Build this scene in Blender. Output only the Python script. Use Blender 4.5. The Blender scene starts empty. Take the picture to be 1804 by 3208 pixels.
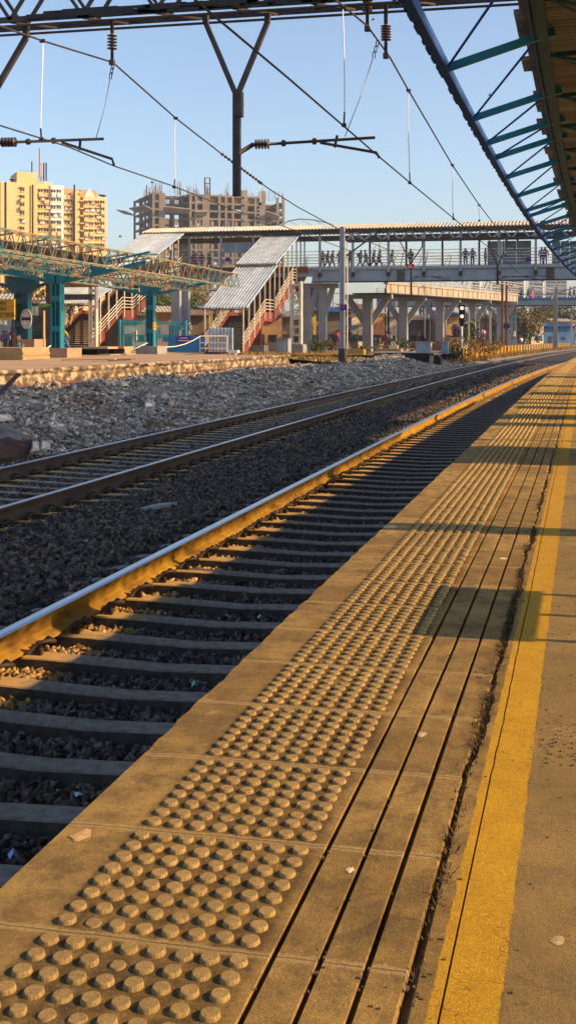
import bpy, bmesh, math, random
import numpy as np
from mathutils import Vector, Matrix, noise as mnoise
R = math.radians
random.seed(7); rng = np.random.default_rng(7)
SC = bpy.context.scene
COL = SC.collection

# ------------------------------------------------------------------ camera, world, sun
YAW = R(11.62); HC = 1.0; F = 3439.0; PX, PY = 1120.7, 1060.7
cd = bpy.data.cameras.new('camera'); cam = bpy.data.objects.new('camera', cd); COL.objects.link(cam)
cam.location = (0, 0, HC); cam.rotation_euler = (R(90), 0, YAW)
cd.sensor_fit = 'VERTICAL'; cd.sensor_height = 32.08; cd.lens = 34.39
cd.shift_x = -(PX-902)/3208; cd.shift_y = -(1604-PY)/3208
cd.clip_start = 0.05; cd.clip_end = 6000
SC.camera = cam
SUN_EL = R(27.5)
w = bpy.data.worlds.new("World"); SC.world = w; w.use_nodes = True
nt = w.node_tree
sky = nt.nodes.new('ShaderNodeTexSky'); sky.sky_type = 'NISHITA'; sky.sun_disc = False
sky.sun_elevation = SUN_EL; sky.sun_rotation = R(90); sky.air_density = 1.0; sky.dust_density = 2.0; sky.ozone_density = 2.0
bg = nt.nodes['Background']; nt.links.new(sky.outputs[0], bg.inputs[0]); bg.inputs[1].default_value = 0.15
sl = bpy.data.lights.new('sun', 'SUN'); sl.energy = 5.0; sl.angle = R(0.5); sl.color = (1.0, 0.62, 0.28)
so = bpy.data.objects.new('sun', sl); COL.objects.link(so)
so.rotation_euler = Vector((math.cos(SUN_EL), 0, math.sin(SUN_EL))).to_track_quat('Z', 'Y').to_euler()
SC.view_settings.view_transform = 'Standard'; SC.view_settings.look = 'None'; SC.view_settings.gamma = 1
SC.view_settings.exposure = 0.62
SC.cycles.max_bounces = 5; SC.cycles.diffuse_bounces = 3; SC.cycles.caustics_reflective = False; SC.cycles.caustics_refractive = False

# ------------------------------------------------------------------ survey helpers: where a sight line meets a plane of the place
cy, sy = math.cos(YAW), math.sin(YAW)
def ray(x, y):
    k = (x-PX)/F
    return (k*cy - sy, k*sy + cy, -(y-PY)/F)
def at(x, y, Y):
    d = ray(x, y); t = Y/d[1]; return Vector((d[0]*t, Y, HC+d[2]*t))
def atX(x, y, X):
    d = ray(x, y); t = X/d[0]; return Vector((X, d[1]*t, HC+d[2]*t))
def atz(x, y, z):
    d = ray(x, y); t = (z-HC)/d[2]; return Vector((d[0]*t, d[1]*t, z))
def atp(x, y, p0, n):
    d = Vector(ray(x, y)); o = Vector((0, 0, HC)); t = (Vector(p0)-o).dot(n)/d.dot(n); return o+d*t
def cN(y): return 0.00036*max(0, y-19.5)**2       # curve of the near platform and track
def cF(y): return 0.000192*max(0, y-28)**2        # curve of the far track
def pixx(X, Y):                                   # column of the picture a point falls in
    z = -sy*X+cy*Y; return PX+F*(cy*X+sy*Y)/max(z, .01)

# ------------------------------------------------------------------ mesh builder
class MB:
    def __init__(s): s.v = []; s.f = []; s.m = []; s.mi = 0; s.sm = False; s.smooth = []
    def mat(s, i): s.mi = i; return s
    def add(s, vs, fs):
        b = len(s.v); s.v += [tuple(v) for v in vs]
        for f in fs: s.f.append([b+i for i in f]); s.m.append(s.mi); s.smooth.append(s.sm)
        return s
    def box(s, a, b):
        x0, y0, z0 = a; x1, y1, z1 = b
        if x0 > x1: x0, x1 = x1, x0
        if y0 > y1: y0, y1 = y1, y0
        if z0 > z1: z0, z1 = z1, z0
        return s.add([(x0,y0,z0),(x1,y0,z0),(x1,y1,z0),(x0,y1,z0),(x0,y0,z1),(x1,y0,z1),(x1,y1,z1),(x0,y1,z1)],
                     [(0,3,2,1),(4,5,6,7),(0,1,5,4),(1,2,6,5),(2,3,7,6),(3,0,4,7)])
    def bar(s, p, q, w, h, up=(0,0,1)):
        p = Vector(p); q = Vector(q); d = (q-p)
        if d.length < 1e-6: return s
        d.normalize(); u = Vector(up)
        if abs(d.dot(u)) > .98: u = Vector((0,1,0)) if abs(d.y) < .9 else Vector((1,0,0))
        a = d.cross(u).normalized()*w/2; b = a.cross(d).normalized()*h/2
        vs = [p-a-b, p+a-b, p+a+b, p-a+b, q-a-b, q+a-b, q+a+b, q-a+b]
        return s.add(vs, [(0,1,2,3),(4,7,6,5),(0,4,5,1),(1,5,6,2),(2,6,7,3),(3,7,4,0)])
    def tube(s, pts, r, n=6, caps=True):
        pts = [Vector(p) for p in pts]; rs = r if isinstance(r, (list, tuple)) else [r]*len(pts)
        b = len(s.v); prev = None
        for i, p in enumerate(pts):
            d = (pts[min(i+1, len(pts)-1)]-pts[max(i-1, 0)]).normalized()
            u = Vector((0,0,1)) if abs(d.z) < .9 else Vector((1,0,0))
            if prev is not None: u = prev
            a = d.cross(u).normalized(); c = a.cross(d).normalized(); prev = c
            for k in range(n):
                t = 2*math.pi*k/n; s.v.append(tuple(p+(a*math.cos(t)+c*math.sin(t))*rs[i]))
        for i in range(len(pts)-1):
            for k in range(n):
                s.f.append([b+i*n+k, b+i*n+(k+1)%n, b+(i+1)*n+(k+1)%n, b+(i+1)*n+k]); s.m.append(s.mi); s.smooth.append(True)
        if caps:
            for i in (0, len(pts)-1):
                s.f.append([b+i*n+k for k in range(n)]); s.m.append(s.mi); s.smooth.append(False)
        return s
    def lathe(s, c, prof, n=12, axis='z', caps=True):       # prof: (r, h)
        b = len(s.v)
        for (r, h) in prof:
            for k in range(n):
                t = 2*math.pi*k/n; x, y = r*math.cos(t), r*math.sin(t)
                p = (x, y, h) if axis == 'z' else ((h, x, y) if axis == 'x' else (x, h, y))
                s.v.append((c[0]+p[0], c[1]+p[1], c[2]+p[2]))
        for i in range(len(prof)-1):
            for k in range(n):
                s.f.append([b+i*n+k, b+i*n+(k+1)%n, b+(i+1)*n+(k+1)%n, b+(i+1)*n+k]); s.m.append(s.mi); s.smooth.append(True)
        for i in ((0, len(prof)-1) if caps else ()):
            s.f.append([b+i*n+k for k in range(n)]); s.m.append(s.mi); s.smooth.append(False)
        return s
    def prism(s, pts, off):                        # planar outline extruded by a vector
        n = len(pts); off = Vector(off); P = [Vector(p) for p in pts]; Q = [p+off for p in P]
        return s.add(P+Q, [list(range(n))[::-1], list(range(n, 2*n))]+[(i, (i+1)%n, n+(i+1)%n, n+i) for i in range(n)])
    def corr(s, o, u, v, pitch, amp, thick=0.0, trap=True):   # corrugated sheet: ridges run along v
        o = Vector(o); u = Vector(u); v = Vector(v); L = u.length; n = max(2, int(L/pitch)); nn = u.cross(v).normalized()
        ph = [(0,0),(.3,0),(.5,1),(.8,1)] if trap else [(0,0),(.25,.7),(.5,1),(.75,.7)]
        cols = []
        for i in range(n):
            for t, h in ph: cols.append(((i+t)/n, h*amp))
        cols.append((1, 0)); vs = []
        for t, h in cols:
            a = o+u*t+nn*h; vs += [a, a+v]
        return s.add(vs, [(2*i, 2*i+2, 2*i+3, 2*i+1) for i in range(len(cols)-1)])
    def build(s, name, mats, parent=None, loc=None):
        me = bpy.data.meshes.new(name)
        o = parent.location if parent is not None and loc is None else (Vector(loc) if loc is not None else Vector((0,0,0)))
        par = parent
        if parent is not None and parent.parent is not None: o = parent.matrix_basis_world
        v = np.array(s.v, dtype=np.float64).reshape(-1, 3)-np.array(o)
        me.from_pydata(v.tolist(), [], s.f)
        if not isinstance(mats, (list, tuple)): mats = [mats]
        for m in mats: me.materials.append(m)
        if len(mats) > 1: me.polygons.foreach_set('material_index', s.m)
        me.polygons.foreach_set('use_smooth', s.smooth)
        me.update()
        ob = bpy.data.objects.new(name, me); COL.objects.link(ob)
        if parent is not None: ob.parent = parent
        elif loc is not None: ob.location = loc
        return ob
def wb(mb, name, mats, parent, root):     # sub-part: vertices relative to the root thing, whose parts all sit at its origin
    ob = mb.build(name, mats, None, loc=root.location); ob.location = (0,0,0); ob.parent = parent; return ob
def thing(name, label, cat, loc=(0,0,0), group=None):
    o = bpy.data.objects.new(name, None); COL.objects.link(o); o.location = loc; o['label'] = label; o['category'] = cat
    if group: o['group'] = group
    return o
def tag(o, label, cat, group=None):
    o['label'] = label; o['category'] = cat
    if group: o['group'] = group
    return o
def struct(o, kind='structure', label=None):
    o['kind'] = kind
    if label: o['label'] = label
    return o
def copy_tree(o, loc=None, label=None, rotz=None):
    c = o.copy(); COL.objects.link(c)
    if loc is not None: c.location = loc
    if label: c['label'] = label
    if rotz is not None: c.rotation_euler = (0,0,rotz)
    for ch in o.children:
        d = ch.copy(); COL.objects.link(d); d.parent = c
        for g in ch.children:
            e = g.copy(); COL.objects.link(e); e.parent = d
    return c
def origin_to(o, loc):      # put a one-mesh thing's origin at its base
    loc = Vector(loc); o.data.transform(Matrix.Translation(-loc)); o.location = loc; return o

# ------------------------------------------------------------------ materials
MATS = {}
def mat(name, c, c2=None, rough=.8, metal=0, scale=3., bump=0., bscale=40., contrast=.5, coord='Object', island=0., spec=.3, stretch=None, c3=None):
    if name in MATS: return MATS[name]
    m = bpy.data.materials.new(name); m.use_nodes = True; t = m.node_tree; N = t.nodes; L = t.links
    b = N['Principled BSDF']; b.inputs['Roughness'].default_value = rough; b.inputs['Metallic'].default_value = metal
    b.inputs['Specular IOR Level'].default_value = spec
    tc = N.new('ShaderNodeTexCoord'); src = tc.outputs[coord]
    if stretch:
        mp = N.new('ShaderNodeMapping'); L.new(src, mp.inputs[0]); mp.inputs['Scale'].default_value = stretch; src = mp.outputs[0]
    if c2 is None: c2 = tuple(x*.72 for x in c)
    nz = N.new('ShaderNodeTexNoise'); nz.inputs['Scale'].default_value = scale; nz.inputs['Detail'].default_value = 8; nz.inputs['Roughness'].default_value = .65
    L.new(src, nz.inputs[0])
    cr = N.new('ShaderNodeValToRGB'); L.new(nz.outputs[0], cr.inputs[0])
    cr.color_ramp.elements[0].position = .5-contrast*.3; cr.color_ramp.elements[1].position = .5+contrast*.3
    cr.color_ramp.elements[0].color = (*c2, 1); cr.color_ramp.elements[1].color = (*c, 1)
    if c3: e = cr.color_ramp.elements.new(.5); e.color = (*c3, 1)
    out = cr.outputs[0]
    if island > 0:
        ge = N.new('ShaderNodeNewGeometry'); mr = N.new('ShaderNodeMapRange'); L.new(ge.outputs['Random Per Island'], mr.inputs[0])
        mr.inputs['To Min'].default_value = 1-island; mr.inputs['To Max'].default_value = 1+island*.8
        mx = N.new('ShaderNodeMix'); mx.data_type = 'RGBA'; mx.blend_type = 'MULTIPLY'; mx.inputs[0].default_value = 1
        L.new(out, mx.inputs[6]); L.new(mr.outputs[0], mx.inputs[7]); out = mx.outputs[2]
    L.new(out, b.inputs['Base Color'])
    if bump > 0:
        n2 = N.new('ShaderNodeTexNoise'); n2.inputs['Scale'].default_value = bscale; n2.inputs['Detail'].default_value = 6; L.new(src, n2.inputs[0])
        bp = N.new('ShaderNodeBump'); bp.inputs['Strength'].default_value = 1; bp.inputs['Distance'].default_value = bump
        L.new(n2.outputs[0], bp.inputs['Height']); L.new(bp.outputs[0], b.inputs['Normal'])
    MATS[name] = m; return m

M_ballast = mat('ballast_stone', (.165,.14,.118), (.05,.044,.038), island=.85, scale=6, bump=.004, bscale=60, rough=.85)
M_ballast_base = mat('ballast_bed', (.035,.034,.035), (.012,.012,.013), scale=14, bump=.03, bscale=18, rough=.95)
M_rubble = mat('rubble_stone', (.56,.52,.46), (.20,.19,.18), island=.8, scale=1.2, bump=.006, bscale=30, rough=.9, c3=(.36,.31,.25))
M_rubble_base = mat('rubble_bed', (.42,.40,.37), (.18,.165,.15), scale=2.5, bump=.05, bscale=9, rough=.95, c3=(.2,.17,.13))
def tint(m, c, scale, lo, hi):
    t = m.node_tree; N = t.nodes; L = t.links; b = N['Principled BSDF']; src = b.inputs['Base Color'].links[0].from_socket
    g = N.new('ShaderNodeNewGeometry'); nz = N.new('ShaderNodeTexNoise'); nz.inputs['Scale'].default_value = scale; nz.inputs['Detail'].default_value = 4; L.new(g.outputs['Position'], nz.inputs[0])
    mr = N.new('ShaderNodeMapRange'); L.new(nz.outputs[0], mr.inputs[0]); mr.inputs['From Min'].default_value = lo; mr.inputs['From Max'].default_value = hi; mr.inputs['To Max'].default_value = .75
    mx = N.new('ShaderNodeMix'); mx.data_type = 'RGBA'; L.new(mr.outputs[0], mx.inputs[0]); L.new(src, mx.inputs[6]); mx.inputs[7].default_value = (*c, 1); L.new(mx.outputs[2], b.inputs['Base Color'])
tint(M_rubble, (.20,.13,.07), .55, .54, .68); tint(M_rubble_base, (.24,.16,.09), .55, .5, .66); tint(M_ballast, (.19,.13,.085), .8, .58, .72)
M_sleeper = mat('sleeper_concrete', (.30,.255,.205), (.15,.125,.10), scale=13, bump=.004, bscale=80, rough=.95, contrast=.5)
def seat_dust(m):
    t = m.node_tree; N = t.nodes; L = t.links; b = N['Principled BSDF']; src = b.inputs['Base Color'].links[0].from_socket
    tc = N.new('ShaderNodeTexCoord'); sx = N.new('ShaderNodeSeparateXYZ'); L.new(tc.outputs['Object'], sx.inputs[0])
    ab = N.new('ShaderNodeMath'); ab.operation = 'ABSOLUTE'; L.new(sx.outputs[0], ab.inputs[0])
    sb = N.new('ShaderNodeMath'); sb.operation = 'SUBTRACT'; L.new(ab.outputs[0], sb.inputs[0]); sb.inputs[1].default_value = 1.1
    a2 = N.new('ShaderNodeMath'); a2.operation = 'ABSOLUTE'; L.new(sb.outputs[0], a2.inputs[0])
    nz = N.new('ShaderNodeTexNoise'); nz.inputs['Scale'].default_value = 12; L.new(tc.outputs['Object'], nz.inputs[0])
    ad = N.new('ShaderNodeMath'); ad.operation = 'MULTIPLY_ADD'; L.new(nz.outputs[0], ad.inputs[0]); ad.inputs[1].default_value = .3; L.new(a2.outputs[0], ad.inputs[2])
    mr = N.new('ShaderNodeMapRange'); L.new(ad.outputs[0], mr.inputs[0]); mr.inputs['From Min'].default_value = .62; mr.inputs['From Max'].default_value = .40
    mx = N.new('ShaderNodeMix'); mx.data_type = 'RGBA'; L.new(mr.outputs[0], mx.inputs[0]); L.new(src, mx.inputs[6]); mx.inputs[7].default_value = (.50, .34, .13, 1); L.new(mx.outputs[2], b.inputs['Base Color'])
seat_dust(M_sleeper)
M_dusty = mat('rust_dusted_stone', (.55,.38,.16), (.25,.16,.07), island=.6, scale=8, rough=.9)
M_sleepside = mat('sleeper_side_shade', (.085,.07,.056), (.035,.03,.026), scale=9, bump=.006, bscale=50)  # sides darker than the tops: shade between sleepers painted into the colour
M_railtop = mat('polished_steel', (.50,.58,.70), (.36,.42,.52), rough=.22, metal=1, scale=3, stretch=(1,.05,1))
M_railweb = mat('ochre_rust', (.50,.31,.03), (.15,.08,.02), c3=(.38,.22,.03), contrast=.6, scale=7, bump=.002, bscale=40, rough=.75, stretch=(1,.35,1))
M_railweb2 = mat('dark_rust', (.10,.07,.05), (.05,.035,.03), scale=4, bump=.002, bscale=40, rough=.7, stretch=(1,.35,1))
M_clip = mat('clip_steel', (.06,.045,.035), rough=.6, scale=20)
M_teal = mat('teal_paint', (.012,.22,.27), (.008,.13,.17), scale=1.6, rough=.5, bump=.002, bscale=20, contrast=.8)
M_tealdark = mat('dark_teal_paint', (.01,.10,.15), (.012,.06,.09), scale=2, rough=.45)
M_rustteal = mat('rusted_teal_steel', (.30,.18,.08), (.02,.15,.16), scale=1.3, rough=.75, contrast=.3)
M_rust = mat('brown_rust', (.30,.15,.06), (.14,.07,.04), scale=2, rough=.8)
M_purple = mat('blue_purple_steel', (.012,.11,.36), (.03,.05,.28), scale=1.2, rough=.5)
M_steel = mat('weathered_steel', (.085,.07,.062), (.045,.032,.03), scale=2.5, rough=.6, bump=.003)
M_wire = mat('wire_copper', (.05,.04,.038), rough=.6, scale=8)
M_ins = mat('insulator_glaze', (.10,.055,.04), (.07,.035,.03), rough=.25, scale=6, spec=.6)
M_dropper = mat('galvanised_wire', (.9,.9,.9), (.85,.85,.85), rough=.4, scale=8)
M_conc = mat('grey_concrete', (.33,.31,.28), (.20,.19,.17), scale=1.5, rough=.9, bump=.004, bscale=30)
M_cream = mat('cream_paint', (.62,.55,.42), (.45,.38,.28), scale=2, rough=.7)
M_grey = mat('grey_paint', (.31,.33,.35), (.22,.23,.25), scale=.7, rough=.6, contrast=.8)
M_bluegrey = mat('blue_grey_panel', (.27,.35,.42), (.2,.27,.33), scale=.9, rough=.6)
M_girder = mat('girder_blue_grey', (.30,.36,.42), (.20,.245,.29), scale=.5, rough=.55, contrast=.8)
M_maroon = mat('maroon_paint', (.22,.05,.032), (.14,.032,.025), scale=1, rough=.55)
M_dark = mat('dark_steel', (.03,.028,.03), rough=.6)
M_yellow = mat('yellow_paint', (.75,.42,.015), (.55,.28,.01), scale=2, rough=.6)
M_white = mat('white_paint', (.75,.74,.70), (.6,.58,.55), scale=2, rough=.6)
M_blue = mat('blue_sheet', (.02,.20,.42), (.015,.14,.30), scale=1, rough=.5)
M_wood = mat('pale_board', (.50,.36,.19), (.34,.22,.11), scale=3, rough=.8, bump=.004, bscale=20, stretch=(1,1,6))
M_glass = mat('window_glass', (.02,.022,.025), rough=.15, spec=.5)
M_black = mat('black_paint', (.012,.012,.013), rough=.4)
M_skin = mat('skin', (.28,.14,.08), rough=.6)
M_hair = mat('hair', (.012,.01,.009), rough=.5)
M_leaf = mat('leaf_green', (.09,.12,.025), (.04,.065,.015), island=.5, scale=1, rough=.7)
M_leafdry = mat('dry_leaf', (.20,.14,.035), (.08,.08,.02), island=.5, scale=1, rough=.8)
M_bark = mat('bark', (.12,.085,.055), rough=.9, bump=.01, bscale=12)
M_grit = mat('grit', (.20,.14,.08), (.08,.06,.04), scale=30)
M_soil = mat('soil', (.30,.21,.12), (.16,.12,.08), scale=.6, rough=.95, bump=.03, bscale=4)
M_strawgrass = mat('dry_grass', (.38,.22,.04), (.18,.13,.03), island=.5, scale=1, rough=.8)

def flatmat(name, c, rough=.6): return mat(name, c, tuple(x*.8 for x in c), rough=rough, scale=3)

def roof_mat(name, axis, scale, cols):
    m = bpy.data.materials.new(name); m.use_nodes = True; t = m.node_tree; N = t.nodes; L = t.links; b = N['Principled BSDF']
    b.inputs['Roughness'].default_value = .45; b.inputs['Metallic'].default_value = .0
    tc = N.new('ShaderNodeTexCoord'); sx = N.new('ShaderNodeSeparateXYZ'); L.new(tc.outputs['Object'], sx.inputs[0])
    mt = N.new('ShaderNodeMath'); mt.operation = 'MULTIPLY'; mt.inputs[1].default_value = scale; L.new(sx.outputs[axis], mt.inputs[0])
    fl = N.new('ShaderNodeMath'); fl.operation = 'FLOOR'; L.new(mt.outputs[0], fl.inputs[0])
    wn = N.new('ShaderNodeTexWhiteNoise'); wn.noise_dimensions = '1D'; L.new(fl.outputs[0], wn.inputs['W'])
    cr = N.new('ShaderNodeValToRGB'); L.new(wn.outputs['Value'], cr.inputs[0]); cr.color_ramp.interpolation = 'CONSTANT'
    while len(cr.color_ramp.elements) < len(cols): cr.color_ramp.elements.new(.5)
    for i, c in enumerate(cols): cr.color_ramp.elements[i].position = i/len(cols); cr.color_ramp.elements[i].color = (*c, 1)
    nz = N.new('ShaderNodeTexNoise'); nz.inputs['Scale'].default_value = 1.4; nz.inputs['Detail'].default_value = 7; L.new(tc.outputs['Object'], nz.inputs[0])
    mr = N.new('ShaderNodeMapRange'); L.new(nz.outputs[0], mr.inputs[0]); mr.inputs['From Min'].default_value = .3; mr.inputs['From Max'].default_value = .7
    mr.inputs['To Min'].default_value = .65; mr.inputs['To Max'].default_value = 1.1
    mx = N.new('ShaderNodeMix'); mx.data_type = 'RGBA'; mx.blend_type = 'MULTIPLY'; mx.inputs[0].default_value = 1
    L.new(cr.outputs[0], mx.inputs[6]); L.new(mr.outputs[0], mx.inputs[7]); L.new(mx.outputs[2], b.inputs['Base Color'])
    return m
M_roof = roof_mat('corrugated_roof', 0, 1.15, [(.40,.46,.50),(.34,.41,.47),(.66,.50,.22),(.45,.52,.56),(.70,.56,.28),(.33,.42,.50)])
M_roof_deck = roof_mat('corrugated_deck_roof', 0, .55, [(.56,.48,.32),(.42,.46,.46),(.62,.53,.36),(.48,.50,.47),(.58,.50,.34)])
M_roof_brown = mat('brown_roof_underside', (.36,.38,.39), (.17,.18,.19), scale=.5, rough=.7, stretch=(.3,2.2,1))

# platform surface: (u across, v along) in metres in the UV map
def platform_mat():
    m = bpy.data.materials.new('platform_surface'); m.use_nodes = True; t = m.node_tree; N = t.nodes; L = t.links; b = N['Principled BSDF']
    b.inputs['Roughness'].default_value = .85; b.inputs['Specular IOR Level'].default_value = .25
    uv = N.new('ShaderNodeUVMap'); s = N.new('ShaderNodeSeparateXYZ'); L.new(uv.outputs[0], s.inputs[0])
    U, V = s.outputs[0], s.outputs[1]
    def math_(op, a, b_=None, c=None, clamp=False):
        n = N.new('ShaderNodeMath'); n.operation = op; n.use_clamp = clamp
        for i, x in enumerate((a, b_, c)):
            if x is None: continue
            if isinstance(x, (int, float)): n.inputs[i].default_value = x
            else: L.new(x, n.inputs[i])
        return n.outputs[0]
    def noise(scale, detail=6, rough=.6, dist=0, st=None):
        n = N.new('ShaderNodeTexNoise'); n.inputs['Scale'].default_value = scale; n.inputs['Detail'].default_value = detail; n.inputs['Roughness'].default_value = rough
        n.inputs['Distortion'].default_value = dist
        if st:
            mp = N.new('ShaderNodeMapping'); mp.inputs['Scale'].default_value = st; L.new(uv.outputs[0], mp.inputs[0]); L.new(mp.outputs[0], n.inputs[0])
        else: L.new(uv.outputs[0], n.inputs[0])
        return n.outputs[0]
    def mix(f, a, b_, bt='MIX'):
        n = N.new('ShaderNodeMix'); n.data_type = 'RGBA'; n.blend_type = bt
        if isinstance(f, (int, float)): n.inputs[0].default_value = f
        else: L.new(f, n.inputs[0])
        for i, x in ((6, a), (7, b_)):
            if isinstance(x, tuple): n.inputs[i].default_value = (*x, 1)
            else: L.new(x, n.inputs[i])
        return n.outputs[2]
    def ramp(x, p0, p1):
        n = N.new('ShaderNodeMapRange'); L.new(x, n.inputs[0]); n.inputs['From Min'].default_value = p0; n.inputs['From Max'].default_value = p1
        return n.outputs[0]
    big = ramp(noise(1.7, 5), .4, .6); mid = ramp(noise(9, 9, .78), .42, .62); fine = ramp(noise(85, 5, .75), .3, .7)
    col = mix(big, (.38,.25,.072), (.63,.43,.13))
    col = mix(math_('MULTIPLY', mid, .8), col, (.15,.10,.038))
    # the smooth bay on the right is duller
    right = ramp(U, -.125, -.115)
    col = mix(math_('MULTIPLY', right, .55), col, (.36,.265,.11))
    stain = ramp(noise(2.2, 9, .75, .6), .56, .66)
    col = mix(math_('MULTIPLY', stain, .75), col, (.08,.055,.028))
    pale = ramp(noise(5.5, 4, .5), .68, .73)
    col = mix(math_('MULTIPLY', pale, .7), col, (.70,.53,.25))
    # dirt between the domes
    dots = math_('MULTIPLY', ramp(U, -.905, -.89), ramp(U, -.505, -.52)); dirt = ramp(noise(24, 6, .7), .3, .62)
    col = mix(math_('MULTIPLY', math_('MULTIPLY', dots, dirt), .8), col, (.04,.027,.015))
    dome = ramp(U, -1.3, -1.4); col = mix(math_('MULTIPLY', dome, .55), col, (.66,.48,.20))
    # grout joints across the slabs every 0.39 m
    jit = math_('MULTIPLY', math_('SUBTRACT', noise(9, 3), .5), .014)
    fr = math_('FRACT', math_('DIVIDE', math_('SUBTRACT', math_('ADD', V, jit), 1.323), .39))
    dj = math_('ABSOLUTE', math_('SUBTRACT', fr, .5))           # .5 at joint
    joint = ramp(math_('ADD', dj, math_('MULTIPLY', math_('SUBTRACT', noise(30, 5, .7), .5), .05)), .462, .485); line = ramp(dj, .492, .498)
    jm = math_('MULTIPLY', joint, ramp(U, -.25, -.27))
    col = mix(math_('MULTIPLY', jm, .75), col, (.68,.51,.22)); col = mix(math_('MULTIPLY', math_('MULTIPLY', line, ramp(U, -.25, -.27)), .7), col, (.16,.10,.05))
    # yellow line
    e = math_('MULTIPLY', math_('SUBTRACT', noise(13, 6, .7), .5), .02)
    u2 = math_('ADD', U, e)
    ym = math_('MULTIPLY', ramp(u2, -.229, -.226), ramp(u2, -.121, -.124))
    crack = N.new('ShaderNodeTexVoronoi'); crack.feature = 'DISTANCE_TO_EDGE'; crack.inputs['Scale'].default_value = 7
    mp = N.new('ShaderNodeMapping'); mp.inputs['Scale'].default_value = (1.2, 1.6, 1); L.new(uv.outputs[0], mp.inputs[0])
    nd = N.new('ShaderNodeTexNoise'); nd.inputs['Scale'].default_value = 6; L.new(mp.outputs[0], nd.inputs[0])
    vm = N.new('ShaderNodeVectorMath'); vm.operation = 'ADD'; L.new(mp.outputs[0], vm.inputs[0]); L.new(nd.outputs['Color'], vm.inputs[1]); L.new(vm.outputs[0], crack.inputs[0])
    ck = math_('MULTIPLY', ramp(crack.outputs[0], .012, .004), ramp(noise(2.5), .46, .56))
    wear = ramp(noise(9, 9, .8, .3), .60, .72)
    faded = ramp(V, 3.0, 9.0)
    ycol = mix(mid, (.78,.44,.006), (.92,.56,.008)); ycol = mix(math_('MULTIPLY', faded, .5), ycol, (.45,.27,.06))
    ycol = mix(math_('MULTIPLY', wear, .45), ycol, (.30,.18,.05)); ycol = mix(math_('MULTIPLY', ck, .8), ycol, (.22,.11,.02))
    pt = math_('MULTIPLY', ym, .97)
    col = mix(pt, col, ycol)
    grit = ramp(noise(330, 3, .7), .35, .65); g2 = ramp(noise(150, 4, .8), .58, .7)
    near = ramp(V, 14, 5)
    c2_ = mix(math_('MULTIPLY', fine, .38), col, (.12,.075,.032), 'MIX')
    c2_ = mix(math_('MULTIPLY', math_('MULTIPLY', grit, near), .62), c2_, (.05,.035,.022)); c2_ = mix(math_('MULTIPLY', math_('MULTIPLY', g2, near), .35), c2_, (.80,.62,.30))
    L.new(c2_, b.inputs['Base Color'])
    h = math_('ADD', math_('MULTIPLY', noise(60, 8, .8), .007), math_('MULTIPLY', noise(11, 5, .6), .008)); h = math_('ADD', h, math_('MULTIPLY', noise(260, 4, .8), .0022))
    h = math_('ADD', h, math_('MULTIPLY', jm, .002)); h = math_('ADD', h, math_('MULTIPLY', line, -.003)); h = math_('ADD', h, math_('MULTIPLY', math_('MULTIPLY', ck, ym), -.003))
    bp = N.new('ShaderNodeBump'); bp.inputs['Strength'].default_value = .8; bp.inputs['Distance'].default_value = 1.0; L.new(h, bp.inputs['Height']); L.new(bp.outputs[0], b.inputs['Normal'])
    return m
M_platform = platform_mat()

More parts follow.
